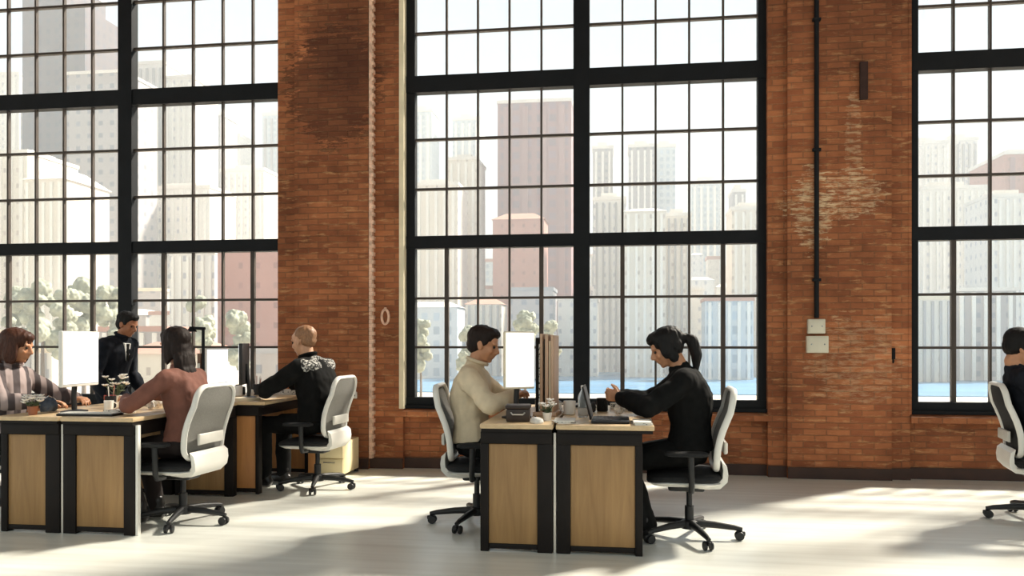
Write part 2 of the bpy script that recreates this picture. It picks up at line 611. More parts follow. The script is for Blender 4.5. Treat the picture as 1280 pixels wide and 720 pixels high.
# windows
ZT, ZM = 3.70, 2.175
SECT = [(WZ0 + 0.10, ZM - 0.05, [1.163, 1.636]), (ZM + 0.05, ZT - 0.075, [2.69, 3.17]), (ZT + 0.075, WZ1 - 0.06, [4.20, 4.68, 5.15])]
for k, (a, b) in enumerate(WX):
    a2, b2 = a + 0.012 - (0.06 if k < 2 else 0), b + (0.09 if k < 2 else 0.012)   # frames sit in a rebate behind the brick
    mid = (a2 + b2) / 2
    fr = MB()
    y0, y1 = YG - 0.04, YG + 0.05
    fr.box(a2, a2 + 0.085, y0, y1, WZ0, WZ1)
    fr.box(b2 - 0.085, b2, y0, y1, WZ0, WZ1)
    fr.box(mid - 0.075, mid + 0.075, y0 - 0.02, y1, WZ0, WZ1)
    for z0, z1 in ((WZ0, WZ0 + 0.105), (ZM - 0.06, ZM + 0.06), (ZT - 0.08, ZT + 0.08), (WZ1 - 0.08, WZ1)):
        fr.box(a2, b2, y0 - 0.01, y1, z0, z1)
    fr.box(a2, b2, y0 - 0.045, y0, WZ0, WZ0 + 0.03)
    w = struct(fr.build('window_%d' % (k + 1), 'black_steel', smooth=False), 'tall black steel window with small panes')
    mu, gl = MB(), MB()
    for (h0, h1) in ((a2 + 0.085, mid - 0.075), (mid + 0.075, b2 - 0.085)):
        for si, (z0, z1, hz) in enumerate(SECT):
            for c in range(1, 5):
                x = h0 + (h1 - h0) * c / 5
                t = 0.020 if (si == 0 and c in (1, 4)) else 0.0095
                mu.box(x - t, x + t, YG - (0.03 if t > 0.02 else 0.018), YG + 0.02, z0, z1)
            for z in hz:
                mu.box(h0, h1, YG - 0.02, YG + 0.02, z - 0.0115, z + 0.0115)
            gl.box(h0 - 0.01, h1 + 0.01, YG - 0.003, YG + 0.003, z0 - 0.01, z1 + 0.01)
    mu.build('muntin_grid', 'steel_glare_brown', w, smooth=False)
    gl.build('glass', 'window_glass', w, smooth=False)

# things fixed to the wall
yp = YW - 0.055
xc = xat(1020, yp)
t = thing('conduit', 'long black conduit running down the brick pier to two junction boxes', 'conduit', (xc, yp, 0))
mb = MB()
mb.tube([(0, -0.022, hat(1020, 397.5, yp)), (0, -0.022, CEIL - 0.01)], 0.021, 12)
mb.build('pipe', 'black_steel', t)
for z in (1.75, 2.9, 4.05, 5.2):
    mb = MB()
    mb.box(-0.035, 0.035, -0.046, -0.001, z, z + 0.025, 0.004)
    mb.build('clip', 'black_steel', t)
for (p0, p1, q0, q1, nam, lab) in ((1008.5, 1030, 399, 417, 'junction_box', 'small beige junction box directly under the black conduit'), (1007, 1034, 420, 441, 'socket_box', 'larger beige socket box mounted below the small junction box')):
    ya = yp - 0.001
    x0, x1, z1, z0 = xat(p0, ya), xat(p1, ya), hat(1020, q0, ya), hat(1020, q1, ya)
    t = thing(nam, lab, nam.replace('_', ' '), ((x0 + x1) / 2, ya, z0))
    hw, hh = (x1 - x0) / 2, z1 - z0
    mb = MB()
    mb.box(-hw, hw, -0.055, 0, 0, hh, 0.006)
    mb.build('box_body', 'junction_box', t)
    mb = MB()
    mb.box(-hw * 0.86, hw * 0.86, -0.061, -0.055, hh * 0.08, hh * 0.92, 0.003)
    mb.build('cover', 'junction_box', t)
    for sx in (-0.5, 0.5):
        mb = MB()
        mb.ell((sx * hw * 1.2, -0.062, hh * 0.5), (0.007, 0.003, 0.007))
        mb.build('screw', 'chrome', t)
mb = MB()
x0, x1 = xat(1074, yp), xat(1084, yp)
mb.box(x0, x1, yp - 0.03, yp - 0.001, hat(1079, 125, yp), hat(1079, 78, yp), 0.004)
tag(mb.build('dark_slot', 'slot_dark', smooth=False), 'narrow dark slot high on the brick pier, laid on as a dark slab', 'slot')  # recess slot in the brick, its dark inside put into the slab colour
t = thing('wall_hook', 'small dark iron hook on the brick beside the tall window', 'hook', (xat(1116, YW), YW, hat(1116, 452, YW)))
mb = MB()
mb.box(-0.02, 0.02, -0.008, 0, 0.02, 0.12, 0.003)
mb.build('back_plate', 'black_steel', t)
mb = MB()
mb.tube([(0, -0.006, 0.10), (-0.01, -0.04, 0.09), (-0.015, -0.055, 0.03), (-0.01, -0.04, -0.01), (0.0, -0.03, 0.01)], 0.007, 8)
mb.build('hook_arm', 'black_steel', t)
t = thing('hose_ring', 'small pale oval ring hanging on the narrow brick pier', 'ring', (xat(482, YW), YW - 0.014, hat(482, 396, YW)))
mb = MB()
mb.tube([(0.035 * math.cos(a), 0, 0.07 * math.sin(a)) for a in [2 * math.pi * i / 20 for i in range(20)]], 0.012, 8, closed=True)
mb.build('ring_loop', 'lit_edge_and_ring', t)
mb = MB()
mb.box(-0.012, 0.012, 0.0, 0.013, 0.06, 0.09, 0.003)
mb.build('bracket', 'lit_edge_and_ring', t)
t = thing('wall_socket', 'white socket plate low on the brick pier behind a white chair', 'socket', (xat(441, yp), yp, hat(441, 498, yp)))
mb = MB()
mb.box(-0.045, 0.045, -0.022, 0, 0, 0.065, 0.006)
mb.build('socket_plate', 'white_plastic', t)
for sx in (-0.02, 0.02):
    mb = MB()
    mb.lathe([(0.012, 0), (0.012, 0.004)], 12)
    mb.xform(Matrix.Translation((sx, -0.022, 0.033)) @ Matrix.Rotation(R(90), 4, 'X')).build('outlet_hole', 'black_plastic', t)

# ------------------------------------------------------------------ task chairs (local +X is forward)
def back_x(z):
    t = (z - 0.45) / 0.53
    return -0.150 - 0.105 * t + 0.028 * math.sin(math.pi * min(1, max(0, t * 1.4)))


def rounded_outline(w0, w1, z0, z1, r, n=7):
    """Closed outline (y, z) with rounded corners, w0 half width at z0, w1 at z1."""
    out = []
    for cy, cz, a0 in ((w1 - r, z1 - r, 0), (-w1 + r, z1 - r, 90), (-w0 + r, z0 + r, 180), (w0 - r, z0 + r, 270)):
        for i in range(n + 1):
            a = R(a0 + 90 * i / n)
            out.append((cy + r * math.cos(a), cz + r * math.sin(a)))
    dense = []
    for (p, q) in zip(out, out[1:] + out[:1]):
        d = math.hypot(q[0] - p[0], q[1] - p[1])
        k = max(1, int(d / 0.05))
        dense += [(p[0] + (q[0] - p[0]) * i / k, p[1] + (q[1] - p[1]) * i / k) for i in range(k)]
    return dense


def rrect(hx, hy, r, z, cx=0.0, n=5, dx=0.0):
    out = []
    for sx, sy, a0 in ((1, 1, 0), (-1, 1, 90), (-1, -1, 180), (1, -1, 270)):
        for i in range(n + 1):
            a = R(a0 + 90 * i / n)
            out.append(V((cx + sx * (hx - r) + r * math.cos(a), sy * (hy - r) + r * math.sin(a), z)))
    return out


def make_chair(label):
    t = thing('office_chair', label, 'chair', group='white mesh task chairs')
    # seat cushion with a waterfall front
    mb = MB()
    rings = []
    for hx, hy, z in ((0.185, 0.215, 0.395), (0.212, 0.240, 0.400), (0.220, 0.248, 0.416), (0.216, 0.244, 0.432), (0.195, 0.222, 0.442), (0.13, 0.15, 0.443)):
        ring = rrect(hx, hy, 0.09, z, 0.04)
        for p in ring:
            f = max(0.0, (p.x - 0.11) / 0.15)
            p.z -= 0.020 * f * f
        rings.append(ring)
    mb.loft(rings)
    mb.build('seat', 'black_fabric', t)
    mb = MB()
    mb.loft([rrect(0.13, 0.14, 0.06, 0.355, 0.03), rrect(0.18, 0.21, 0.08, 0.366, 0.045), rrect(0.217, 0.243, 0.09, 0.388, 0.038), rrect(0.21, 0.238, 0.09, 0.394, 0.038)])
    mb.build('seat_shell', 'white_plastic', t)
    mb = MB()
    mb.box(-0.09, 0.13, -0.07, 0.07, 0.31, 0.358, 0.015)
    mb.tube([(0.02, -0.06, 0.332), (0.03, -0.20, 0.330)], 0.007, 8)
    mb.build('tilt_mechanism', 'black_plastic', t)
    # back
    ol = rounded_outline(0.205, 0.205, 0.47, 0.965, 0.075)
    mb = MB()
    pts = [V((back_x(z), y * (1 + 0.10 * math.sin(math.pi * (z - 0.47) / 0.495)), z)) for y, z in ol]
    mb.tube(pts, 0.020, 10, closed=True, flat=0.80, up=(1, 0, 0.2))
    mb.build('back_frame', 'white_plastic', t)
    mb = MB()
    nz, ny = 16, 8
    front, back = [], []
    for i in range(nz + 1):
        z = 0.48 + 0.475 * i / nz
        e = min(z - 0.47, 0.965 - z)
        w = 0.205 * (1 + 0.10 * math.sin(math.pi * (z - 0.47) / 0.495))
        if e < 0.075:
            w -= 0.075 - math.sqrt(max(0.0, 0.075 ** 2 - (0.075 - e) ** 2))
        fr, bk = [], []
        for j in range(ny + 1):
            y = -w + 2 * w * j / ny
            dish = -0.018 * (1 - (y / max(w, 0.01)) ** 2)
            fr.append(mb.bm.verts.new((back_x(z) + dish + 0.004, y, z)))
            bk.append(mb.bm.verts.new((back_x(z) + dish - 0.004, y, z)))
        front.append(fr)
        back.append(bk)
    for i in range(nz):
        for j in range(ny):
            mb.bm.faces.new((front[i][j], front[i][j + 1], front[i + 1][j + 1], front[i + 1][j]))
            mb.bm.faces.new((back[i][j], back[i + 1][j], back[i + 1][j + 1], back[i][j + 1]))
    for i in range(nz):
        for j in (0, ny):
            mb.bm.faces.new((front[i][j], front[i + 1][j], back[i + 1][j], back[i][j]))
    for i in (0, nz):
        for j in range(ny):
            mb.bm.faces.new((front[i][j], back[i][j], back[i][j + 1], front[i][j + 1]))
    mb.build('back_mesh', 'grey_mesh', t)
    mb = MB()
    mb.loft([[V((back_x(z) - 0.045 - (0.012 if k in (1, 2) else 0.0), y, zz)) + V((d, 0, 0)) for y, zz, d in
              ((0.14, z - 0.035, 0), (0.14, z + 0.04, 0), (-0.14, z + 0.04, 0), (-0.14, z - 0.035, 0))] for k, z in ((0, 0.60), (1, 0.602))] +
            [[V((back_x(0.62) - 0.062, y, zz)) for y, zz in ((0.13, 0.572), (0.13, 0.632), (-0.13, 0.632), (-0.13, 0.572))]])
    mb.build('lumbar_pad', 'pad_grey', t)
    mb = MB()
    prof = [(0.02, 0.360, 0.13), (-0.08, 0.356, 0.15), (-0.155, 0.366, 0.17), (-0.194, 0.41, 0.185), (-0.198, 0.46, 0.195), (-0.190, 0.51, 0.20)]
    mb.loft([[V((x - 0.018, w, z - 0.012)), V((x - 0.018, -w, z - 0.012)), V((x + 0.010, -w, z + 0.012)), V((x + 0.010, w, z + 0.012))] for x, z, w in prof])
    mb.build('back_support', 'white_plastic', t)
    for s in (-1, 1):
        mb = MB()
        mb.tube([(0.0, s * 0.20, 0.352), (0.0, s * 0.275, 0.355), (0.0, s * 0.292, 0.39), (0.005, s * 0.292, 0.57)], [0.017, 0.018, 0.018, 0.020], 10)
        arm = mb.build('armrest', 'black_plastic', t)
        mb = MB()
        mb.loft([[V((p.x, p.y + s * 0.292, p.z)) for p in rrect(hx, hy, 0.028, z, 0.03)] for hx, hy, z in ((0.10, 0.028, 0.568), (0.125, 0.038, 0.574), (0.125, 0.038, 0.590), (0.11, 0.030, 0.597))])
        mb.build('arm_pad', 'black_fabric', arm)
    mb = MB()
    mb.lathe([(0.028, 0.115), (0.028, 0.21), (0.018, 0.212), (0.018, 0.315)], 18)
    mb.build('gas_column', 'black_plastic', t)
    mb = MB()
    mb.lathe([(0.03, 0.062), (0.052, 0.066), (0.052, 0.112), (0.034, 0.122)], 20)
    mb.build('base_hub', 'black_plastic', t)
    for k in range(5):
        a = 2 * math.pi * (k + 0.5) / 5
        M = Matrix.Rotation(a, 4, 'Z')
        mb = MB()
        mb.tube([(0.03, 0, 0.098), (0.15, 0, 0.092), (0.27, 0, 0.078), (0.315, 0, 0.068)], [0.026, 0.022, 0.017, 0.014], 10, flat=0.9)
        mb.xform(M).build('leg', 'black_plastic', t)
        mb = MB()
        mb.lathe([(0.008, 0.048), (0.008, 0.068)], 10, (0.31, 0, 0))
        mb.box(0.285, 0.335, -0.009, 0.009, 0.028, 0.056, 0.006)
        cst = mb.xform(M).build('caster', 'black_plastic', t)
        for s in (-1, 1):
            mb = MB()
            mb.lathe([(0.012, -0.009), (0.026, -0.008), (0.029, 0), (0.026, 0.008), (0.012, 0.009)], 18)
            mb.xform(M @ Matrix.Translation((0.30, s * 0.019, 0.029)) @ Matrix.Rotation(R(90), 4, 'X'))
            mb.build('wheel', 'black_plastic', cst)
    return t


CH = make_chair('white mesh chair of the woman in the brown blouse')


def chair(x, y, deg, label, first=False):
    c = CH if first else copy_tree(CH)
    c.location = (x, y, 0)
    c.rotation_euler = (0, 0, R(deg))
    c.scale = (1, 1, 0.957)
    c['label'] = label
    return c


# seats: (x, y, heading in degrees)
S_BROWN = (-2.915, 5.02, 176)
S_BLACK = (-2.50, 6.36, 176)
S_STRIPE = (-4.31, 5.10, 2)
S_CREAM = (-0.955, 5.25, 4)
S_DARK = (0.415, 5.05, 178)
S_RIGHT = (2.80, 5.85, -12)
chair(*S_BROWN, 'white mesh chair the woman in the brown blouse sits on, nearest the wooden desk ends', True)
chair(*S_BLACK, 'white mesh chair of the sandy haired man in black, beside the brick pier')
chair(*S_STRIPE, 'mesh chair of the woman in the striped blouse, mostly hidden behind the desk end')
chair(*S_CREAM, 'white mesh chair with the man in the cream shirt, half hidden by the middle desk')
chair(*S_DARK, 'white mesh chair of the woman in black with the ponytail')
rc = chair(*S_RIGHT, 'office chair with white frame and black back under the person at the picture edge')
for o in bpy.data.objects:
    if o.parent is rc and o.name.startswith('back_mesh'):
        o.material_slots[0].link = 'OBJECT'
        o.material_slots[0].material = MATS['black_fabric']


# ------------------------------------------------------------------ desks
def desk(label, x0, x1, y0, y1, over0, over1, ends, postL, postR, strip=None):
    """One desk: top, dark apron, end panel at each end between black posts. x0..x1 is the carcass."""
    t = thing('desk', label, 'desk', ((x0 + x1) / 2, y0, 0), group='wooden ended office desks')
    cx = (x0 + x1) / 2
    a, b = x0 - cx, x1 - cx
    L = y1 - y0
    mb = MB()
    mb.box(a - over0, b + over1, -0.03, L, 0.712, 0.74, 0.006)
    top = mb.build('desktop', 'oak_top', t)
    mb = MB()
    mb.box(a - over0 + 0.008, b + over1 - 0.008, -0.024, L - 0.006, 0.694, 0.712)
    mb.build('edge_band', 'desk_black', top)
    mb = MB()
    mb.box(a + 0.002, b - 0.002, -0.012, L - 0.02, 0.625, 0.694, 0.004)
    mb.build('apron', 'desk_black', t)
    for yy in ((0.0, 0.035), (L - 0.06, L - 0.025)):
        for (p, q) in ((a, a + postL), (b - postR, b)):
            mb = MB()
            mb.box(p, q, yy[0] - 0.008, yy[1] + 0.02, 0.0, 0.625, 0.004)
            mb.build('leg', 'desk_black', t)
        mb = MB()
        mb.box(a + postL, b - postR, yy[0] + 0.004, yy[1] - 0.006, 0.045, 0.622, 0.003)
        mb.build('end_panel', ends, t)
        mb = MB()
        mb.box(a + postL, b - postR, yy[0], yy[1], 0.015, 0.045, 0.003)
        mb.build('foot_rail', 'desk_black', t)
    return t


DY0, DY1 = 4.58, 6.02
# middle cluster
desk('middle cluster desk where the man in the cream shirt sits', -0.812, -0.392, DY0, DY1, 0.0, 0.004, 'oak_panel', 0.048, 0.088)
desk('middle cluster desk where the woman in black sits', -0.368, 0.118, DY0, DY1, 0.004, 0.065, 'oak_panel', 0.078, 0.042)
# left clusters, near and far pair
LX = (-3.94, -3.53, -3.505, -3.015)
LY0, LY1 = 4.64, 5.98
desk('near desk at the striped blouse woman, with a wood end panel', LX[0], LX[1], LY0, LY1, 0.02, 0.004, 'oak_panel', 0.045, 0.098)
desk('near desk at the brown blouse woman, with a wood end panel', LX[2], LX[3], LY0, LY1, 0.004, 0.004, 'oak_panel', 0.086, 0.075)
desk('far desk beside the standing man, mostly hidden by the near desks', -3.94, -3.45, 6.04, 7.10, 0.02, 0.004, 'orange_panel', 0.045, 0.08)
fd = desk('far desk where the sandy haired man in black sits, orange brown end panel', -3.425, -2.86, 6.04, 7.10, 0.004, 0.06, 'orange_panel', 0.05, 0.03)
mb = MB()
mb.box(0.02, 0.095, -0.016, 0.0, 0.015, 0.625, 0.003)
mb.build('middle_post', 'desk_black', fd)
for x, y, lab in ((-0.380, DY0, 'thin pale metal strip standing between the two middle desk ends'), (-3.5175, LY0, 'thin pale metal strip between the two near desk ends at the striped blouse woman')):
    mb = MB()
    mb.box(x - 0.008, x + 0.008, y + 0.002, y + 0.03, 0.0, 0.69, 0.002)
    tag(mb.build('cable_duct', 'alu_strip', smooth=False), lab, 'cable duct')
mb = MB()
mb.box(LX[3] + 0.002, LX[3] + 0.018, LY0 - 0.002, LY0 + 0.03, 0.0, 0.69, 0.002)
tag(mb.build('edge_strip', 'white_plastic', smooth=False), 'thin white strip on the outer desk edge next to the brown trousered woman', 'strip')

# low drawer pedestal by the brick pier
t = thing('drawer_pedestal', 'low cream fronted drawer pedestal by the brick pier behind the white chair', 'pedestal', (-2.61, 6.86, 0))
mb = MB()
mb.box(-0.17, 0.155, 0, 0.42, 0.03, 0.32, 0.006)
mb.build('pedestal_body', 'cream_front', t)
mb = MB()
mb.box(-0.17, -0.09, -0.018, -0.001, 0.035, 0.315, 0.004)
mb.build('stile', 'orange_panel', t)
for k, (z0, z1) in enumerate(((0.04, 0.17), (0.178, 0.315))):
    mb = MB()
    mb.box(-0.087, 0.154, -0.018, -0.001, z0, z1, 0.004)
    d = mb.build('drawer', 'cream_front', t)
    mb = MB()
    mb.tube([(-0.02, -0.02, z1 - 0.03), (-0.02, -0.034, z1 - 0.03), (0.08, -0.034, z1 - 0.03), (0.08, -0.02, z1 - 0.03)], 0.004, 8)
    mb.build('handle', 'chrome', d)
for sx in (-0.14, 0.14):
    for sy in (0.03, 0.39):
        mb = MB()
        mb.lathe([(0.02, 0), (0.02, 0.03)], 12, (sx, sy, 0))
        mb.build('foot', 'black_plastic', t)

# ------------------------------------------------------------------ things on the desks
TZ = 0.7405


def monitor(name, label, loc, deg, w, h, zc, front, back, rim=0.012, thick=0.03, bezel='black_plastic'):
    """local +X is the screen side."""
    t = thing(name, label, 'monitor', (*loc, TZ), R(deg), None)
    z0, z1 = zc - h / 2 - TZ, zc + h / 2 - TZ
    mb = MB()
    mb.box(-thick, 0, -w / 2, w / 2, z0, z1, 0.008)
    mb.build('housing', back, t)
    mb = MB()
    mb.box(0.0005, 0.003, -w / 2 + rim, w / 2 - rim, z0 + rim * 1.6, z1 - rim)
    mb.build('screen', front, t, smooth=False)
    mb = MB()
    mb.tube([(-0.05, 0, 0.012), (-0.055, 0, z0 * 0.6), (-thick - 0.002, 0, (z0 + z1) / 2)], 0.017, 10)
    mb.build('neck', bezel, t)
    mb = MB()
    mb.loft([rrect(0.055, 0.09, 0.035, 0.0, -0.05), rrect(0.055, 0.09, 0.035, 0.009, -0.05), rrect(0.035, 0.05, 0.03, 0.016, -0.05)])
    mb.build('stand_foot', bezel, t)
    return t


# left clusters
monitor('computer_monitor', 'large glowing white monitor between the striped blouse woman and the standing man', (-3.61, 4.95), 0, 0.37, 0.37, 1.10, 'screen_white', 'white_plastic', bezel='black_plastic')
yb = 6.36
monitor('computer_monitor', 'black backed monitor turned edge on, on the far desk before the man in black', (xat(303, yb), yb), 195, 0.30, 0.345, 1.03, 'screen_white', 'black_plastic')
monitor('computer_monitor', 'slim white screen just left of the black backed monitor on the far desk', (xat(272, 6.55), 6.55), 0, 0.38, 0.32, 1.00, 'screen_white', 'white_plastic')


def lamp(label, loc, deg, h, reach):
    t = thing('desk_lamp', label, 'lamp', (*loc, TZ), R(deg))
    mb = MB()
    mb.lathe([(0.07, 0), (0.075, 0.006), (0.07, 0.016), (0.02, 0.022)], 20)
    mb.build('base', 'black_steel', t)
    mb = MB()
    mb.tube([(0, 0, 0.018), (0, 0, h - 0.01)], 0.013, 10)
    mb.build('pole', 'black_steel', t)
    mb = MB()
    mb.tube([(-0.015, 0, h), (reach * 0.6, 0, h + 0.004)], 0.013, 10)
    mb.build('arm', 'black_steel', t)
    mb = MB()
    mb.lathe([(0.018, 0.0), (0.022, -0.015), (0.040, -0.035), (0.043, -0.045)], 18, (reach * 0.8, 0, h + 0.018))
    mb.build('lamp_shade', 'black_steel', t)
    return t


lamp('black angular desk lamp on the far desk above the white chair back', (xat(254, 6.3), 6.3), 180, 0.585, 0.13)
for k, (p, m, l) in enumerate(((258.5, 'binder_brown', 'dark brown upright binder beside the black desk lamp'), (264, 'binder_red', 'reddish upright binder next to the dark brown binder'))):
    x = xat(p, 6.93)
    t = thing('ring_binder', l, 'binder', (x, 6.93, TZ))
    mb = MB()
    mb.box(-0.017, 0.017, -0.14, 0.14, 0, 0.37 - 0.03 * k, 0.004)
    mb.build('cover', m, t)
    mb = MB()
    mb.box(-0.012, 0.012, -0.142, -0.1405, 0.20, 0.28)
    mb.build('spine_label', 'paper', t, smooth=False)


def mug(label, x, y, mat, s=1.0):
    t = thing('mug', label, 'mug', (x, y, TZ), random.uniform(0, 6))
    mb = MB()
    mb.lathe([(0.001, 0), (0.032 * s, 0), (0.038 * s, 0.006 * s), (0.040 * s, 0.09 * s), (0.036 * s, 0.09 * s), (0.034 * s, 0.012 * s), (0.001, 0.010 * s)], 20)
    mb.build('cup', mat, t)
    mb = MB()
    mb.tube([V((0.038 * s + 0.026 * s * math.sin(a), 0, 0.047 * s + 0.028 * s * math.cos(a))) for a in [math.pi * i / 8 for i in range(9)]], 0.005 * s, 8)
    mb.build('handle', mat, t)
    return t


def document(label, x, y, deg, n, mat='paper', w=0.21, d=0.297):
    t = thing('document', label, 'papers', (x, y, TZ), R(deg))
    h = 0.0
    for k in range(n):
        th = random.uniform(0.004, 0.009)
        mb = MB()
        mb.box(-w / 2, w / 2, -d / 2, d / 2, h, h + th, 0.001, M=Matrix.Rotation(R(random.uniform(-9, 9)), 4, 'Z'))
        mb.build('sheaf', mat if k % 2 == 0 else ('printed_page' if mat == 'paper' else mat), t, smooth=False)
        h += th + 0.0003
    return t


def pot_flowers(label, x, y, pot, n, spread, h, scale=1.0, seed=1):
    rng = random.Random(seed)
    t = thing('flower_pot', label, 'flowers', (x, y, TZ))
    mb = MB()
    mb.lathe([(0.001, 0), (0.030 * scale, 0), (0.040 * scale, 0.06 * scale), (0.042 * scale, 0.07 * scale), (0.036 * scale, 0.07 * scale), (0.030 * scale, 0.05 * scale), (0.001, 0.05 * scale)], 18)
    mb.build('pot', pot, t)
    for k in range(n):
        a = rng.uniform(0, 2 * math.pi)
        r = spread * math.sqrt(rng.uniform(0.05, 1))
        tip = V((r * math.cos(a), r * math.sin(a), h * rng.uniform(0.6, 1.0)))
        mb = MB()
        mb.tube([(0, 0, 0.045 * scale), (tip.x * 0.35, tip.y * 0.35, tip.z * 0.6), tip], 0.0025, 6)
        st = mb.build('stem', 'leaf_green', t)
        mb = MB()
        for q in range(5):
            M = Matrix.Translation(tip) @ Matrix.Rotation(2 * math.pi * q / 5 + a, 4, 'Z') @ Matrix.Rotation(R(-25), 4, 'Y')
            bmesh.ops.create_uvsphere(mb.bm, u_segments=8, v_segments=6, radius=1, matrix=M @ Matrix.Translation((0.013, 0, 0)) @ Matrix.Diagonal((0.015, 0.010, 0.005, 1)))
        mb.ell(tip + V((0, 0, 0.003)), 0.006, u=8, v=6)
        mb.build('blossom', 'petal_white', st)
        if k % 2 == 0:
            mb = MB()
            mb.ell(tip * 0.6 + V((0, 0, 0.01)), (0.026, 0.011, 0.004), Matrix.Rotation(a + 1.2, 3, 'Z'), 8, 6)
            mb.build('leaf', 'leaf_green', st)
    return t


def keyboard(label, x, y, deg, mat='black_plastic', keym='white_plastic'):
    t = thing('keyboard', label, 'keyboard', (x, y, TZ), R(deg))
    mb = MB()
    mb.box(-0.065, 0.065, -0.19, 0.19, 0, 0.014, 0.004)
    mb.build('case', mat, t)
    mb = MB()
    for i in range(5):
        for j in range(14):
            mb.box(-0.056 + i * 0.0235, -0.038 + i * 0.0235, -0.18 + j * 0.026, -0.158 + j * 0.026, 0.0145, 0.019)
    mb.build('keys', keym, t, smooth=False)
    return t


def pen_cup(label, x, y, mat, seed=0):
    rng = random.Random(seed)
    t = thing('pen_cup', label, 'pen cup', (x, y, TZ))
    mb = MB()
    mb.lathe([(0.001, 0), (0.036, 0), (0.038, 0.095), (0.034, 0.095), (0.033, 0.006), (0.001, 0.006)], 18)
    mb.build('cup', mat, t)
    for k in range(6):
        a = rng.uniform(0, 6.28)
        mb = MB()
        mb.tube([(0.014 * math.cos(a), 0.014 * math.sin(a), 0.01), (0.034 * math.cos(a), 0.034 * math.sin(a), rng.uniform(0.13, 0.17))], 0.004, 6)
        mb.build('pen', rng.choice(['black_plastic', 'white_plastic', 'binder_red']), t)
    return t


def mouse(label, x, y, deg, mat):
    t = thing('computer_mouse', label, 'mouse', (x, y, TZ), R(deg))
    mb = MB()
    mb.loft([rrect(0.050, 0.028, 0.026, 0.0), rrect(0.053, 0.031, 0.028, 0.008), rrect(0.046, 0.027, 0.025, 0.024), rrect(0.025, 0.015, 0.014, 0.034)])
    mb.build('mouse_body', mat, t)
    mb = MB()
    mb.tube([(0.022, -0.003, 0.034), (0.022, 0.003, 0.034)], 0.007, 10)
    mb.build('scroll_wheel', 'black_plastic', t)
    return t


def book(label, x, y, z, deg, w, d, h, mat):
    t = thing('book', label, 'book', (x, y, z), R(deg))
    mb = MB()
    mb.box(-w / 2, w / 2, -d / 2, d / 2, 0, 0.003)
    mb.box(-w / 2, w / 2, -d / 2, d / 2, h - 0.003, h)
    mb.box(-w / 2, -w / 2 + 0.003, -d / 2, d / 2, 0.003, h - 0.003)
    mb.build('cover', mat, t, smooth=False)
    mb = MB()
    mb.box(-w / 2 + 0.0032, w / 2 - 0.004, -d / 2 + 0.004, d / 2 - 0.004, 0.0032, h - 0.0032)
    mb.build('page_block', 'paper', t, smooth=False)
    return t


def at(px, Y):
    return xat(px, Y), Y


x, y = at(41, 4.72)
pot_flowers('small pot of white blossoms on the desk in front of the striped blouse woman', x, y, 'terracotta', 11, 0.055, 0.125, 0.8, 3)
mug('red mug behind the glowing white monitor base', -3.64, 5.30, 'red_ceramic')
pot_flowers('taller pot of white blossoms in front of the standing man in the navy jacket', -3.78, 5.58, 'white_ceramic', 14, 0.085, 0.225, 1.0, 5)
keyboard('black keyboard at the near desk edge below the glowing white monitor', -3.39, 4.735, 92)
document('messy pile of printed papers beside the black keyboard', -3.30, 4.90, 75, 4, 'paper', 0.12, 0.16)
mug('white mug behind the black pen cup on the near desk', -3.44, 5.24, 'white_ceramic')
pen_cup('black pen cup between the red mug and the white mug', -3.54, 5.16, 'black_plastic', 4)
mug('small white cup near the brown blouse woman', -3.47, 5.04, 'white_ceramic', 0.8)
document('fanned magazine pages at the far end of the near desks', -3.42, 5.62, 35, 6, 'printed_page', 0.21, 0.28)
document('cream notebook pages behind the small white cup', -3.17, 5.42, -20, 3, 'paper_cream', 0.12, 0.16)
t = thing('denim_pouch', 'dark blue denim pouch lying on the desk beside the striped blouse woman', 'pouch', (-3.78, 4.86, TZ), R(12))
mb = MB()
mb.ell((0, 0, 0.055), (0.045, 0.085, 0.048))
mb.box(-0.032, 0.032, -0.07, 0.07, 0.008, 0.05, 0.02)
remeshed(mb, 'pouch_body', 'denim', t, 0.007, 5, (0.006, (30, 30, 30)))
mb = MB()
mb.tube([(-0.01, -0.07, 0.085), (0, 0, 0.113), (0.01, 0.07, 0.085)], 0.005, 8)
mb.build('zipper', 'chrome', t)
# far desk clutter in front of the man in black
mug('dark brown mug under the black backed monitor', -3.37, 6.15, 'dark_brown_box')
document('loose papers at the edge of the far desk under the black backed monitor', -3.03, 6.13, 80, 3, 'paper_cream', 0.15, 0.21)
document('pile of printed sheets past the elbow of the sandy haired man', -3.00, 6.93, 84, 6, 'paper', 0.2, 0.26)
pen_cup('black pen cup near the window on the far desk', -3.24, 6.80, 'black_plastic', 9)
mug('white mug by the pen cup on the far desk', -3.33, 6.62, 'white_ceramic')
mouse('black mouse at the near edge of the far desk', -3.22, 6.10, 150, 'black_plastic')
book('dark book lying by the window end of the far desk', -3.30, 6.99, TZ, 80, 0.13, 0.19, 0.035, 'dark_brown_box')



def paper_ball(label, x, y, r, seed):
    t = thing('crumpled_paper', label, 'paper', (x, y, TZ), 0, None)
    mb = MB()
    bmesh.ops.create_icosphere(mb.bm, subdivisions=4, radius=r, matrix=Matrix.Translation((0, 0, r)))
    for v in mb.bm.verts:
        q = v.co * (1.6 / r) * 0.9 + V((seed * 7.1, 0, 0))
        c = noise.cell(q * 0.8)
        v.co = V((0, 0, r)) + (v.co - V((0, 0, r))) * (0.80 + 0.20 * abs(noise.noise(q)) * 2 - 0.08 * c)
        v.co.z = max(v.co.z, 0.0005)
    mb.build('crumpled_sheet', 'paper', t, ang=20)
    return t


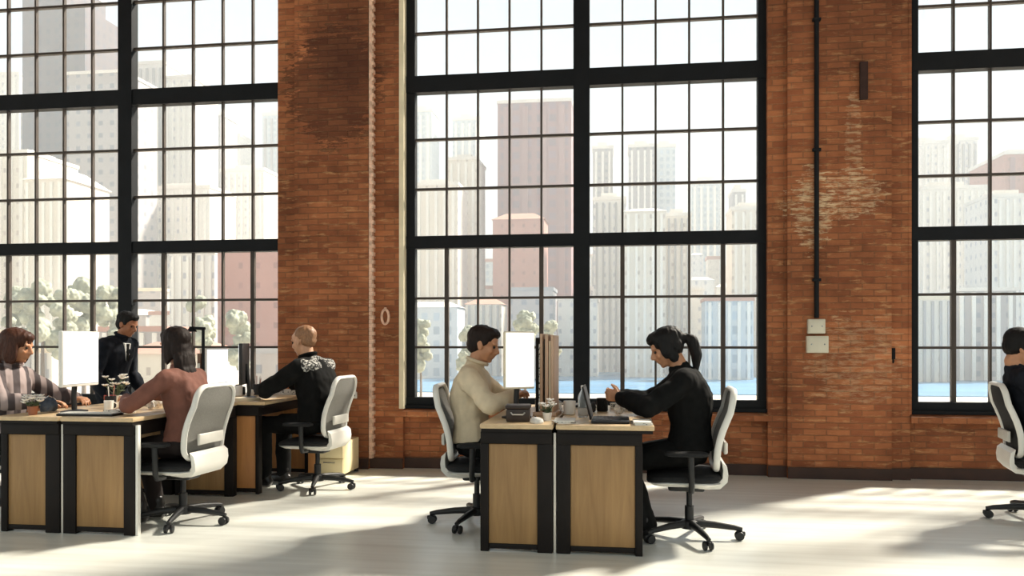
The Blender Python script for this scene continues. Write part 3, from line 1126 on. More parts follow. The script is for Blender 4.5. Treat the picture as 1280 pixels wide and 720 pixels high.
for (x, y, r, l) in ((-3.31, 5.38, 0.034, 'crumpled paper ball beside the cream notebook pages'), (-3.60, 5.46, 0.030, 'crumpled paper ball beyond the red mug'), (-3.30, 5.26, 0.027, 'small crumpled paper ball beyond the hand of the brown blouse woman'),
                     (-3.66, 6.20, 0.030, 'crumpled paper ball by the foot of the black desk lamp'), (-3.20, 6.60, 0.030, 'crumpled paper ball by the white mug on the far desk'), (-0.02, 5.22, 0.032, 'crumpled paper ball past the laptop of the woman in black')):
    paper_ball(l, x, y, r, r * 1000 + x)


def camera_body(label, x, y, deg):
    t = thing('photo_camera', label, 'camera', (x, y, TZ), R(deg))
    mb = MB()
    mb.box(-0.025, 0.025, -0.062, 0.062, 0, 0.072, 0.008)
    mb.box(-0.02, 0.02, -0.022, 0.022, 0.070, 0.092, 0.008)
    mb.build('camera_housing', 'black_plastic', t)
    mb = MB()
    mb.lathe([(0.034, 0), (0.034, 0.03), (0.030, 0.032), (0.030, 0.055), (0.026, 0.056), (0.022, 0.048)], 20)
    mb.xform(Matrix.Translation((0.0255, 0.005, 0.037)) @ Matrix.Rotation(R(90), 4, 'Y'))
    ln = mb.build('lens', 'black_steel', t)
    mb = MB()
    mb.lathe([(0.0305, 0.040), (0.0315, 0.044), (0.0305, 0.048)], 20)
    mb.xform(Matrix.Translation((0.0255, 0.005, 0.037)) @ Matrix.Rotation(R(90), 4, 'Y')).build('lens_ring', 'chrome', ln)
    return t


def headphones(label, x, y, deg):
    t = thing('headphones', label, 'headphones', (x, y, TZ), R(deg))
    mb = MB()
    mb.tube([(0.085 * math.sin(a), 0.085 * math.cos(a), 0.022 + 0.01 * abs(math.sin(a))) for a in [R(d) for d in range(-20, 201, 12)]], 0.008, 8)
    mb.build('headband', 'black_plastic', t)
    for sy in (-1, 1):
        mb = MB()
        mb.lathe([(0.022, -0.014), (0.034, -0.010), (0.036, 0.004), (0.028, 0.014)], 18)
        mb.xform(Matrix.Translation((-0.045, sy * 0.075, 0.036)) @ Matrix.Rotation(R(90), 4, 'X')).build('ear_cup', 'black_fabric', t)
    return t


camera_body('black photo camera lying among the papers on the near desk', -3.52, 5.36, -60)
headphones('black headphones lying past the camera on the near desk', -3.66, 5.81, 20)
camera_body('black photo camera at the window side of the far desk beside the white mug', -3.42, 6.80, -70)
headphones('black headphones between the clear bottle and the dark mug on the middle desks', -0.27, 5.42, 100)

# middle cluster
yb = 4.90
monitor('computer_monitor', 'bright white monitor facing out beside the man in the cream shirt', (xat(650, yb), yb), -58, 0.205, 0.355, 1.10, 'screen_white', 'paper_cream', rim=0.008)
t = thing('storage_box', 'dark brown box with handle slot under the bright white monitor', 'box', (xat(648, 4.735), 4.735, TZ), R(4))
mb = MB()
mb.box(-0.07, 0.07, -0.06, 0.06, 0, 0.075, 0.008)
mb.build('box_body', 'dark_brown_box', t)
mb = MB()
mb.box(-0.075, 0.075, -0.065, 0.065, 0.0755, 0.10, 0.008)
mb.build('lid', 'dark_brown_box', t)
mb = MB()
mb.tube([(-0.04, -0.059, 0.055), (-0.03, -0.072, 0.045), (0.03, -0.072, 0.045), (0.04, -0.059, 0.055)], 0.005, 8)
mb.build('handle', 'alu_strip', t)
# tall organiser of upright boards
t = thing('file_organiser', 'tall pinkish wooden organiser of upright boards on the middle desks', 'organiser', (xat(684.5, 5.18), 5.18, TZ), R(-6))
mb = MB()
mb.box(-0.075, 0.075, -0.11, 0.11, 0, 0.025, 0.004)
mb.build('base', 'pink_board', t)
for k, (x, w, h) in enumerate(((-0.052, 0.014, 0.50), (-0.022, 0.016, 0.525), (0.012, 0.020, 0.52), (0.048, 0.016, 0.515))):
    mb = MB()
    mb.box(x - w / 2, x + w / 2, -0.10, 0.10, 0.0255, h, 0.003)
    mb.build('board', 'pink_board' if k else 'desk_black', t)
mb = MB()
mb.box(-0.040, -0.032, -0.09, 0.09, 0.03, 0.46)
mb.build('folder', 'printed_page', t, smooth=False)
mb = MB()
mb.box(-0.006, 0.0005, -0.085, 0.085, 0.03, 0.49)
mb.build('folder', 'desk_black', t, smooth=False)
mb = MB()
mb.box(0.026, 0.036, -0.085, 0.085, 0.03, 0.48)
mb.build('folder', 'paper_cream', t, smooth=False)
x, y = at(684, 4.78)
pot_flowers('small pot of cream blossoms in front of the upright board organiser', x, y, 'white_ceramic', 9, 0.045, 0.12, 0.7, 8)
x, y = at(671, 4.63)
mouse('small white mouse in front of the dark brown box', x, y, 120, 'white_plastic')
x, y = at(706, 4.70)
document('white papers on the middle desk between the organiser and the laptop', x, y, 8, 3, 'paper', 0.12, 0.19)
x, y = at(712, 5.20)
mug('white mug behind the clear bottle', x, y, 'white_ceramic')
t = thing('water_bottle', 'clear plastic water bottle standing by the laptop', 'bottle', (xat(729, 5.03), 5.03, TZ))
mb = MB()
mb.lathe([(0.001, 0.0), (0.030, 0.0), (0.033, 0.006), (0.033, 0.05), (0.030, 0.06), (0.033, 0.07), (0.033, 0.125), (0.028, 0.145), (0.014, 0.17), (0.0125, 0.185), (0.011, 0.185), (0.0125, 0.17), (0.026, 0.143), (0.031, 0.123), (0.031, 0.008), (0.001, 0.006)], 24)
mb.build('bottle_body', 'clear_plastic', t)
mb = MB()
mb.lathe([(0.015, 0.18), (0.015, 0.198), (0.012, 0.2)], 18)
mb.build('cap', 'white_plastic', t)
# laptop seen from the back of its lid
t = thing('laptop', 'open dark laptop in front of the woman in black, lid seen from behind', 'laptop', (-0.075, 4.79, TZ), R(0))
mb = MB()
mb.box(-0.10, 0.12, -0.15, 0.15, 0, 0.018, 0.006)
mb.build('base', 'black_plastic', t)
mb = MB()
M = Matrix.Translation((-0.100, 0, 0.018)) @ Matrix.Rotation(R(-14), 4, 'Y')
mb.box(-0.006, 0.004, -0.15, 0.15, 0.004, 0.20, 0.003, M=M)
lid = mb.build('lid', 'desk_black', t)
mb = MB()
mb.box(0.0045, 0.0055, -0.14, 0.14, 0.015, 0.19, M=M)
mb.build('screen', 'black_plastic', lid, smooth=False)
mb = MB()
for i in range(5):
    for j in range(12):
        mb.box(-0.075 + i * 0.02, -0.060 + i * 0.02, -0.13 + j * 0.0218, -0.112 + j * 0.0218, 0.0185, 0.021)
mb.build('keys', 'dark_brown_box', t, smooth=False)
document('white papers at the desk corner beside the woman in black', 0.115, 4.655, 5, 3, 'paper', 0.10, 0.17)
document('patterned pages fanned out past the arms of the woman in black', 0.06, 5.66, 30, 6, 'printed_page', 0.18, 0.24)
mug('dark mug this side of the patterned pages', -0.13, 5.48, 'desk_black')
book('dark book flat on the far end of the middle desks', -0.52, 5.72, TZ, 12, 0.17, 0.23, 0.05, 'dark_brown_box')
document('printed sheets at the far end of the middle desks', -0.30, 5.80, 40, 4, 'printed_page', 0.16, 0.2)

# ------------------------------------------------------------------ people
def ik(a, c, l1, l2, pole):
    """Middle joint of a two-bone limb from a to c bending towards pole; also the reachable end."""
    d = c - a
    L = d.length
    mx = (l1 + l2) * 0.995
    if L > mx:
        d = d * (mx / L)
        L = mx
        c = a + d
    x = (l1 * l1 - l2 * l2 + L * L) / (2 * L)
    h = math.sqrt(max(0.0, l1 * l1 - x * x))
    u = d.normalized()
    p = V(pole) - u * V(pole).dot(u)
    p.normalize()
    return a + u * x + p * h, c


def hand(mb, wrist, d, n, side, curl, s=1.0):
    """Palm, four fingers and a thumb. d along the fingers, n out of the palm, side = +1/-1 towards the thumb along d x n."""
    d = d.normalized()
    n = (n - d * n.dot(d)).normalized()
    l = d.cross(n) * side
    kn = []
    for k, off in enumerate((0.031, 0.0105, -0.0105, -0.030)):
        b = wrist + d * 0.012 * s + l * off * 0.55 * s
        q = wrist + d * (0.088 - 0.004 * abs(k - 1)) * s + l * off * s
        mb.cap(b, q, 0.0150 * s, 0.0112 * s, 10)
        kn.append(q)
    for k, (q, ln) in enumerate(zip(kn, (0.072, 0.080, 0.075, 0.058))):
        c = curl * (1.0 + 0.10 * k)
        p, ang = q, 0.0
        r = 0.0092 * s
        fan = l * (0.10, 0.03, -0.04, -0.12)[k]
        for seg, fr in enumerate((0.44, 0.31, 0.25)):
            ang += c * (0.8, 1.0, 0.7)[seg]
            dirv = (d * math.cos(ang) + n * math.sin(ang) + fan).normalized()
            e = p + dirv * ln * fr * s
            mb.cap(p, e, r, r * 0.92, 10)
            p, r = e, r * 0.92
    p = wrist + d * 0.022 * s + l * 0.024 * s
    a = (d * 0.62 + l * 0.72 + n * 0.30).normalized()
    b = (d * 0.86 + l * 0.30 + n * 0.42 * (0.6 + curl)).normalized()
    m1 = p + a * 0.040 * s
    m2 = m1 + b * 0.030 * s
    m3 = m2 + (b + n * 0.3 * curl).normalized() * 0.024 * s
    mb.cap(p, m1, 0.0145 * s, 0.0112 * s, 10)
    mb.cap(m1, m2, 0.0108 * s, 0.0098 * s, 10)
    mb.cap(m2, m3, 0.0098 * s, 0.0082 * s, 10)


def head_shapes(mb, M):
    def E(c, r, rot=None):
        Q = M @ Matrix.Translation(V(c)) @ (rot or Matrix.Identity(4))
        bmesh.ops.create_uvsphere(mb.bm, u_segments=18, v_segments=12, radius=1, matrix=Q @ Matrix.Diagonal((*r, 1)))

    def C(a, b, ra, rb):
        mb.cap(M @ V(a), M @ V(b), ra, rb, 10)
    E((-0.012, 0, 0.032), (0.097, 0.076, 0.086))
    E((0.022, 0, -0.022), (0.066, 0.063, 0.080))
    E((0.030, 0, -0.074), (0.046, 0.043, 0.034))
    E((0.062, 0, -0.092), (0.018, 0.020, 0.016))
    E((0.062, 0, 0.045), (0.026, 0.052, 0.034))
    for s in (-1, 1):
        C((0.079, s * 0.045, 0.024), (0.086, s * 0.016, 0.022), 0.008, 0.009)
        E((0.060, s * 0.038, -0.024), (0.022, 0.021, 0.022))
        E((-0.004, s * 0.078, -0.006), (0.020, 0.010, 0.031), Matrix.Rotation(R(-12), 4, 'Y'))
        C((0.102, s * 0.009, -0.032), (0.090, s * 0.014, -0.034), 0.009, 0.008)
    C((0.086, 0, 0.014), (0.107, 0, -0.026), 0.0085, 0.0125)
    C((0.080, -0.020, -0.056), (0.080, 0.020, -0.056), 0.0080, 0.0080)
    C((0.089, -0.008, -0.054), (0.089, 0.008, -0.054), 0.0070, 0.0070)
    C((0.079, -0.016, -0.067), (0.079, 0.016, -0.067), 0.0085, 0.0085)


TS = 0.159


def hair_short(E, C):
    E((-0.022, 0, 0.050), (0.104, 0.084, 0.082))
    E((0.034, 0, 0.088), (0.062, 0.066, 0.038))
    E((-0.050, 0, -0.002), (0.066, 0.074, 0.075))
    for s in (-1, 1):
        E((0.016, s * 0.070, 0.032), (0.022, 0.012, 0.036))


def hair_crop(E, C):
    E((-0.028, 0, 0.047), (0.097, 0.081, 0.080))
    E((-0.050, 0, 0.005), (0.061, 0.071, 0.065))


def hair_bob(E, C):
    E((-0.022, 0, 0.046), (0.112, 0.093, 0.088))
    E((0.020, 0, 0.080), (0.078, 0.072, 0.044))
    E((-0.062, 0, -0.030), (0.062, 0.088, 0.100))
    E((-0.062, 0, -0.095), (0.050, 0.080, 0.052))
    for s in (-1, 1):
        E((-0.006, s * 0.074, -0.030), (0.052, 0.026, 0.098))
        E((0.022, s * 0.078, -0.066), (0.032, 0.020, 0.060))


def hair_long(E, C):
    E((-0.022, 0, 0.046), (0.110, 0.090, 0.086))
    E((0.018, 0, 0.080), (0.078, 0.070, 0.044))
    E((-0.060, 0, -0.030), (0.060, 0.084, 0.095))
    E((-0.083, 0, -0.120), (0.046, 0.086, 0.105))
    E((-0.100, 0, -0.215), (0.036, 0.080, 0.095))
    for s in (-1, 1):
        E((-0.008, s * 0.074, -0.035), (0.046, 0.022, 0.094))


def hair_pony(E, C):
    E((-0.018, 0, 0.050), (0.108, 0.086, 0.082))
    E((0.034, 0, 0.082), (0.068, 0.066, 0.042))
    E((-0.050, 0, 0.002), (0.060, 0.075, 0.072))
    for s in (-1, 1):
        E((0.012, s * 0.076, -0.002), (0.044, 0.020, 0.066))
        E((-0.010, s * 0.074, -0.050), (0.036, 0.018, 0.050))
    E((-0.118, 0, 0.020), (0.028, 0.030, 0.030))
    C((-0.128, 0, 0.020), (-0.158, 0.004, -0.020), 0.026, 0.038)
    C((-0.158, 0.004, -0.020), (-0.150, 0.008, -0.105), 0.038, 0.036)
    C((-0.150, 0.008, -0.105), (-0.105, 0.010, -0.205), 0.036, 0.016)


def hair_thick(E, C):
    E((-0.026, 0, 0.052), (0.114, 0.096, 0.088))
    E((0.032, 0, 0.090), (0.070, 0.076, 0.042))
    E((-0.056, 0, 0.000), (0.072, 0.086, 0.072))
    for s in (-1, 1):
        E((0.010, s * 0.078, 0.026), (0.034, 0.016, 0.046))


def person(label, loc, deg, skin, hair, hair_fn, top, bottom, hz=0.535, lean=(4, 8), head_turn=(0, 0, 0), arms=None, feet=None, s=1.0, female=False,
           sleeve=1.0, skirt=False, collar=None, yoke=None, twist=0.0, bulk=0.0, poles=None, curl=0.45, palm=None, standing=False, voxel=0.0065, extra=None, hunch=0):
    W = 0.92 if female else 1.0

    def dirv(a):
        return V((math.sin(R(a)), 0, math.cos(R(a))))
    hip = V((0, 0, hz))
    a0, a1 = lean
    p1 = hip + dirv(a0) * TS * s
    p2 = p1 + dirv((a0 + a1) / 2) * TS * s
    p3 = p2 + dirv(a1 + hunch) * (TS - 0.005) * s
    nk = p3 + dirv(a1 * 0.8 + hunch + 8) * 0.085 * s
    hy, hp, hr = head_turn
    HM = Matrix.Translation(nk) @ Matrix.Rotation(R(hy), 4, 'Z') @ Matrix.Rotation(R(hp), 4, 'Y') @ Matrix.Rotation(R(hr), 4, 'X') @ Matrix.Translation((0.022 * s, 0, 0.098 * s)) @ Matrix.Scale(s, 4)
    tw = Matrix.Rotation(R(twist), 4, 'Z')

    def ring(c, ang, hx, hyy, k=0.0, n=20, sq=0.82):
        f, l = V((math.cos(R(ang)), 0, -math.sin(R(ang)))), V((0, 1, 0))
        if k:
            m = Matrix.Rotation(R(twist * k), 3, 'Z')
            f, l = m @ f, m @ l
        out = []
        for i in range(n):
            t = 2 * math.pi * i / n
            cx, sy = math.cos(t), math.sin(t)
            out.append(c + f * hx * math.copysign(abs(cx) ** sq, cx) + l * hyy * math.copysign(abs(sy) ** sq, sy))
        return out

    def torso(mb, g, lo=0):
        am = (a0 + a1) / 2
        rings = [ring(hip + dirv(a0) * -0.07 * s, a0, 0.085 * s + g, 0.125 * s + g),
                 ring(hip + dirv(a0) * 0.01, a0, (0.116 if not female else 0.120) * s + g, (0.168 if not female else 0.172) * s + g),
                 ring(hip + dirv(a0) * 0.09 * s, a0, 0.104 * s + g, 0.152 * W * s + g),
                 ring(p1, am, 0.096 * s + g, (0.142 if not female else 0.120) * s + g, 0.3),
                 ring(p1 + (p2 - p1) * 0.5, am, 0.110 * s + g, (0.155 if not female else 0.130) * s + g, 0.6),
                 ring(p2, a1, (0.118 if not female else 0.122) * s + g, 0.165 * W * s + g, 0.85),
                 ring(p2 + (p3 - p2) * 0.55, a1 + hunch * 0.6, 0.104 * s + g, 0.168 * W * s + g, 1.0),
                 ring(p2 + (p3 - p2) * 0.88, a1 + hunch, 0.078 * s + g, 0.125 * W * s + g, 1.0),
                 ring(p3 + (nk - p3) * 0.15, a1 + hunch, 0.060 * s + g, 0.068 * s + g, 1.0)]
        mb.loft(rings[lo:])
    sh, el, wr = {}, {}, {}
    arms = arms or {}
    for sd in (1, -1):
        off = tw @ V((0, sd * 0.172 * W * s, 0))
        sh[sd] = p2 + (p3 - p2) * 0.70 + off
        tgt = V(arms.get(sd, (0.28, sd * 0.16, hz + 0.16)))
        pole = V((poles or {}).get(sd, (-0.35, sd * 0.9, -0.36)))
        el[sd], wr[sd] = ik(sh[sd], tgt, 0.285 * s, 0.255 * s, pole)
    hipj, kn, an, foot = {}, {}, {}, {}
    feet = feet or {}
    for sd in (1, -1):
        hipj[sd] = hip + V((0.0, sd * 0.088 * s, -0.01))
        f = feet.get(sd, (0.40, sd * 0.10, 0))
        an[sd] = V((f[0], f[1], 0.085 * s + (f[3] if len(f) > 3 else 0)))
        foot[sd] = f[2]
        kn[sd], an[sd] = ik(hipj[sd], an[sd], 0.43 * s, 0.415 * s, (1, sd * 0.12, 0.25))
    # the body itself: one continuous skin
    mb = MB()
    torso(mb, 0.0)
    mb.chain([p3 + (nk - p3) * -0.25, nk, HM @ V((-0.016, 0, -0.035))], [0.062 * s, 0.052 * s, 0.054 * s])
    head_shapes(mb, HM)
    for sd in (1, -1):
        mb.chain([p2 + (p3 - p2) * 0.72 + (sh[sd] - (p2 + (p3 - p2) * 0.70)) * 0.45, sh[sd], sh[sd] + (el[sd] - sh[sd]) * 0.45, el[sd]], [0.070 * W * s, 0.058 * W * s, 0.047 * W * s, 0.039 * W * s])
        fo = wr[sd] - el[sd]
        mb.chain([el[sd], el[sd] + fo * 0.28, wr[sd]], [0.039 * W * s, 0.041 * W * s, 0.026 * W * s])
        pn = V((palm or {}).get(sd, (0.1, 0, -1)))
        hd = (palm or {}).get('d%d' % sd, None)
        hand(mb, wr[sd], V(hd) if hd else fo, pn, -sd, curl, 0.97 * s * (0.94 if female else 1))
        th = kn[sd] - hipj[sd]
        mb.chain([hipj[sd], hipj[sd] + th * 0.4, kn[sd]], [0.078 * s, 0.064 * s, 0.050 * s])
        ca = an[sd] - kn[sd]
        mb.chain([kn[sd], kn[sd] + ca * 0.3, an[sd]], [0.049 * s, 0.050 * s, 0.034 * s])
        fd = Matrix.Rotation(R(foot[sd]), 3, 'Z') @ V((1, 0, 0))
        mb.chain([an[sd] + V((0, 0, -0.03)), an[sd] + fd * 0.10 + V((0, 0, -0.045)), an[sd] + fd * 0.16 + V((0, 0, -0.050))], [0.036, 0.032, 0.024])
    b = remeshed(mb, 'person', skin, None, voxel, 3)
    b.location = loc
    b.rotation_euler = (0, 0, R(deg))
    tag(b, label, 'person')
    # eyes
    for sd in (1, -1):
        mb = MB()
        mb.ell(HM @ V((0.0795, sd * 0.031, 0.004)), 0.0095 * s, u=10, v=8)
        mb.build('eye', 'eye_dark', b)
    # hair
    mb = MB()

    def E(c, r):
        bmesh.ops.create_uvsphere(mb.bm, u_segments=20, v_segments=14, radius=1, matrix=HM @ Matrix.Translation(V(c)) @ Matrix.Diagonal((*r, 1)))

    def C(p, q, ra, rb):
        mb.cap(HM @ V(p), HM @ V(q), ra * s, rb * s, 12)
    hair_fn(E, C)
    remeshed(mb, 'hair', hair, b, 0.007, 3, (0.0045, (55, 55, 14)))
    # trousers or skirt
    mb = MB()
    g = 0.012
    mb.loft([ring(hip + dirv(a0) * -0.075 * s, a0, 0.086 * s + g, 0.128 * s + g), ring(hip, a0, 0.117 * s + g, 0.171 * s + g), ring(hip + dirv(a0) * 0.055 * s, a0, 0.104 * s + g * 0.5, 0.150 * W * s + g * 0.5)])
    for sd in (1, -1):
        th, ca = kn[sd] - hipj[sd], an[sd] - kn[sd]
        mb.chain([hipj[sd], hipj[sd] + th * 0.4, kn[sd]], [0.090 * s, 0.079 * s, 0.066 * s])
        mb.chain([kn[sd], kn[sd] + ca * 0.35, an[sd] + V((0, 0, 0.012))], [0.068 * s, 0.066 * s, 0.056 * s])
    if skirt:
        km = (kn[1] + kn[-1]) / 2
        mb.loft([[km + V((x * (0.105 if z < -0.1 else 0.10), y * (0.125 if z < -0.1 else 0.14), z)) + V((((an[1].x + an[-1].x) / 2 + 0.01 - km.x) * min(1.0, -z / 0.40) if z < 0 else 0, 0, 0)) for x, y in [(math.cos(2 * math.pi * i / 18), math.sin(2 * math.pi * i / 18)) for i in range(18)]] for z in (0.05, -0.05, -0.16, -0.28, -km.z + 0.06)])
        mb.loft([ring(hip + V((0.02, 0, 0)), 90 + a0, 0.088, 0.16), ring(km, 90, 0.08, 0.17)])
    remeshed(mb, 'skirt' if skirt else 'trousers', bottom, b, 0.010, 4, (0.006, (11, 11, 9)))
    # upper garment with sleeves
    mb = MB()
    torso(mb, 0.014 + bulk, 1)
    for sd in (1, -1):
        mb.chain([p2 + (p3 - p2) * 0.72 + (sh[sd] - (p2 + (p3 - p2) * 0.70)) * 0.45, sh[sd], sh[sd] + (el[sd] - sh[sd]) * 0.45, el[sd]], [0.084 * W * s + bulk, 0.073 * W * s + bulk, 0.064 * W * s + bulk, 0.057 * W * s + bulk])
        fo = wr[sd] - el[sd]
        mb.chain([el[sd], el[sd] + fo * (0.5 * sleeve), el[sd] + fo * (0.93 * sleeve)], [0.057 * W * s + bulk, 0.054 * W * s + bulk, 0.042 * W * s + bulk * 0.6])
    mb.chain([p3 + (nk - p3) * -0.1, p3 + (nk - p3) * 0.35], [0.074 * s, 0.066 * s])
    tp = remeshed(mb, 'top', top, b, 0.009, 3, (0.009, (13, 13, 9)))
    if collar:
        mb = MB()
        cc = p3 + (nk - p3) * 0.55
        mb.tube([cc + tw @ V((0.064 * s * math.cos(t) + 0.012, 0.066 * s * math.sin(t), 0.02 - 0.022 * math.cos(t))) for t in [2 * math.pi * i / 18 for i in range(18)]], 0.013, 8, closed=True)
        mb.build('collar', collar, b)
    if yoke:
        mb = MB()
        up = (p3 - p2).normalized()
        f = V((math.cos(R(a1 + hunch)), 0, -math.sin(R(a1 + hunch))))
        for sd in (1, -1):
            mb.ell(p2 + (p3 - p2) * 0.62 - f * 0.070 + V((0, sd * 0.085, 0)), (0.062, 0.085, 0.075))
            mb.ell(sh[sd] + V((-0.03, -sd * 0.01, 0.022)), (0.070, 0.068, 0.066))
        mb.ell(p3 - f * 0.05, (0.05, 0.09, 0.05))
        remeshed(mb, 'yoke', yoke, b, 0.009, 4, (0.004, (14, 14, 14)))
    # shoes
    for sd in (1, -1):
        mb = MB()
        M = Matrix.Translation((an[sd].x, an[sd].y, an[sd].z - 0.085 * s)) @ Matrix.Rotation(R(foot[sd]), 4, 'Z')
        mb.chain([M @ V((-0.035, 0, 0.045)), M @ V((0.06, 0, 0.042)), M @ V((0.155, 0, 0.034)), M @ V((0.19, 0, 0.030))], [0.042, 0.044, 0.037, 0.028])
        mb.chain([M @ V((-0.012, 0, 0.06)), M @ V((-0.012, 0, 0.125))], [0.046, 0.045])
        sho = remeshed(mb, 'shoe', 'shoe_black', b, 0.009, 4)
        for v in sho.data.vertices:
            lowz = an[sd].z - 0.085 * s + 0.010
            if v.co.z < lowz:
                v.co.z = lowz
        mb = MB()
        mb.loft([[M @ V((0.078 + x * 0.135, y * (0.040 + 0.010 * x), z)) for x, y in [(math.cos(2 * math.pi * i / 22), math.sin(2 * math.pi * i / 22)) for i in range(22)]] for z in (0.002, 0.014)])
        mb.build('sole', 'sole', sho)
    if extra:
        extra(b, dict(hip=hip, p1=p1, p2=p2, p3=p3, nk=nk, HM=HM, wr=wr, el=el, sh=sh, a1=a1))
    return b


def shirt_front(b, k):
    """A strip of shirt and a tie that show between the jacket fronts."""
    a = k['p3'] + (k['nk'] - k['p3']) * 0.1
    f = V((math.cos(R(k['a1'] + 6)), 0, -math.sin(R(k['a1'] + 6))))
    top, bot = a + f * 0.078, k['p2'] + f * 0.132
    mb = MB()
    mb.loft([[p + V((0, w, 0)) + f * d for w, d in ((hw, -0.012), (hw, 0.010), (-hw, 0.010), (-hw, -0.012))] for p, hw in ((top, 0.040), (top + (bot - top) * 0.5, 0.030), (bot, 0.008))])
    mb.build('shirt_front', 'cloth_white', b)
    mb = MB()
    mb.loft([[p + V((0, w, 0)) + f * d for w, d in ((hw, 0.008), (hw, 0.016), (-hw, 0.016), (-hw, 0.008))] for p, hw in ((top, 0.018), (top + (bot - top) * 0.2, 0.012), (bot, 0.016))])
    mb.build('tie', 'cloth_black', b)


def seat_at(S, dx, dz=0.0):
    a = R(S[2])
    return (S[0] + math.cos(a) * dx, S[1] + math.sin(a) * dx, dz)


SEAT_H = 0.551
person('person with an auburn bob in a striped blouse behind the nearest desk end', seat_at(S_STRIPE, 0.0), 4, 'skin_tan', 'hair_auburn', hair_bob, 'cloth_stripe', 'cloth_black', hz=SEAT_H, lean=(0, 8), female=True,
       head_turn=(8, 12, 0), arms={1: (0.40, 0.22, 0.805), -1: (0.42, -0.16, 0.805)}, feet={1: (0.42, 0.10, 5), -1: (0.46, -0.10, -5)}, collar='cloth_stripe', s=0.98, bulk=0.006)
person('person in a navy jacket and white shirt standing behind the desks at the window', (-4.61, 6.72, 0), -4, 'skin_brown', 'hair_black', hair_short, 'cloth_navy', 'cloth_navy', hz=0.80, lean=(6, 14), hunch=8, s=0.92,
       head_turn=(-4, 18, 0), arms={1: (0.16, 0.24, 0.74), -1: (0.14, -0.24, 0.74)}, poles={1: (-1, 0.3, 0), -1: (-1, -0.3, 0)}, feet={1: (0.06, 0.11, 8), -1: (-0.06, -0.11, -8)}, collar='cloth_navy', bulk=0.008,
       extra=lambda b, k: shirt_front(b, k))
person('person with long dark hair in a brown blouse, back turned, in a white mesh chair', seat_at(S_BROWN, -0.03), 174, 'skin_tan', 'hair_dark_brown', hair_long, 'cloth_brown', 'cloth_dark_brown', hz=SEAT_H, lean=(-1, 12), female=True,
       head_turn=(-14, 8, 0), arms={1: (0.36, 0.15, 0.835), -1: (0.40, -0.17, 0.835)}, feet={1: (0.32, 0.075, 0), -1: (0.30, -0.075, 0)}, s=0.99)
person('person with short sandy hair in a black sweater with speckled shoulder, back turned', seat_at(S_BLACK, 0.0), 166, 'skin_light', 'hair_sandy', hair_crop, 'cloth_black', 'cloth_black', hz=SEAT_H, lean=(0, 12), hunch=6,
       head_turn=(-4, 10, 0), arms={1: (0.42, 0.14, 0.835), -1: (0.42, -0.20, 0.845)}, poles={1: (-0.3, 1.0, -0.28), -1: (-0.3, -1.0, -0.28)}, feet={1: (0.46, 0.10, 5), -1: (0.42, -0.10, -5)}, yoke='cloth_speckle', collar='cloth_black', s=1.05, bulk=0.010)
person('person with short dark hair in a loose cream shirt seated at the middle desks', seat_at(S_CREAM, -0.025), 2, 'skin_tan', 'hair_dark_brown', hair_short, 'cloth_cream', 'cloth_black', hz=SEAT_H, lean=(-5, 2), hunch=6,
       head_turn=(-6, 14, 0), arms={1: (0.28, 0.13, 0.865), -1: (0.28, -0.13, 0.865)}, poles={1: (-0.35, 0.95, -0.3), -1: (-0.35, -0.95, -0.3)}, feet={1: (0.42, 0.10, 5), -1: (0.46, -0.10, -5)}, collar='cloth_cream', s=1.0, bulk=0.004)


person('person in black with a dark ponytail looking down, seated at the middle desks', seat_at(S_DARK, 0.0), 178, 'skin_tan', 'hair_black', hair_pony, 'cloth_black', 'cloth_black', hz=SEAT_H, lean=(-2, 8), hunch=8, female=True,
       poles={1: (-0.4, 0.85, -0.36), -1: (-0.4, -0.85, -0.36)}, head_turn=(6, 24, 0), arms={1: (0.42, 0.08, 0.87), -1: (0.42, -0.08, 0.87)}, feet={1: (0.30, 0.075, 0), -1: (0.27, -0.075, 0)}, skirt=0.1, curl=0.75,
       palm={1: (0.1, -1, 0.1), -1: (0.1, 1, 0.1), 'd1': (0.9, -0.25, 0.15), 'd-1': (0.9, 0.25, 0.15)}, s=1.0, bulk=0.012)
person('person with thick black hair in dark navy, cut off by the picture edge', seat_at(S_RIGHT, 0.0), -14, 'skin_tan', 'hair_black', hair_thick, 'cloth_navy', 'cloth_black', hz=SEAT_H, lean=(-10, -17), hunch=-9,
       head_turn=(-6, 22, 0), arms={1: (0.28, 0.22, 0.75), -1: (0.30, -0.20, 0.75)}, feet={1: (0.44, 0.10, 5), -1: (0.46, -0.10, -5)}, s=1.0)

# ------------------------------------------------------------------ the city outside
GZ = -12.0
HAZE = 0.00105
FOOT = []


def fm(name, wall, win, **k):
    facade_mat(name, wall, win, **k)
    return name


fm('facade_dark', (0.10, 0.075, 0.085), (0.05, 0.05, 0.07), fw=4.6, fh=5.0, mortar=1.3)
fm('facade_grey', (0.40, 0.37, 0.37), (0.20, 0.205, 0.24), fw=5.0, fh=5.0, mortar=1.6)
fm('facade_pale', (0.76, 0.73, 0.69), (0.42, 0.42, 0.45), fw=4.4, fh=5.0, mortar=1.7)
fm('facade_cream', (0.74, 0.68, 0.60), (0.45, 0.39, 0.35), fw=4.6, fh=5.2, mortar=1.9)
fm('facade_mauve', (0.30, 0.16, 0.165), (0.20, 0.13, 0.16), fw=6.0, fh=6.0, mortar=1.3)
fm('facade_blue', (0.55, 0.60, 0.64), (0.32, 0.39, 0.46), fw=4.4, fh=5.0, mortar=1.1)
fm('facade_red', (0.44, 0.22, 0.18), (0.28, 0.14, 0.12), fw=4.6, fh=5.0, mortar=1.8)
plain('roof_pale', (0.74, 0.70, 0.65), 0.8, var=0.08, vscale=0.1)
plain('roof_red', (0.46, 0.24, 0.18), 0.8, var=0.1, vscale=0.2)
plain('roof_grey', (0.34, 0.34, 0.36), 0.8, var=0.1, vscale=0.2)
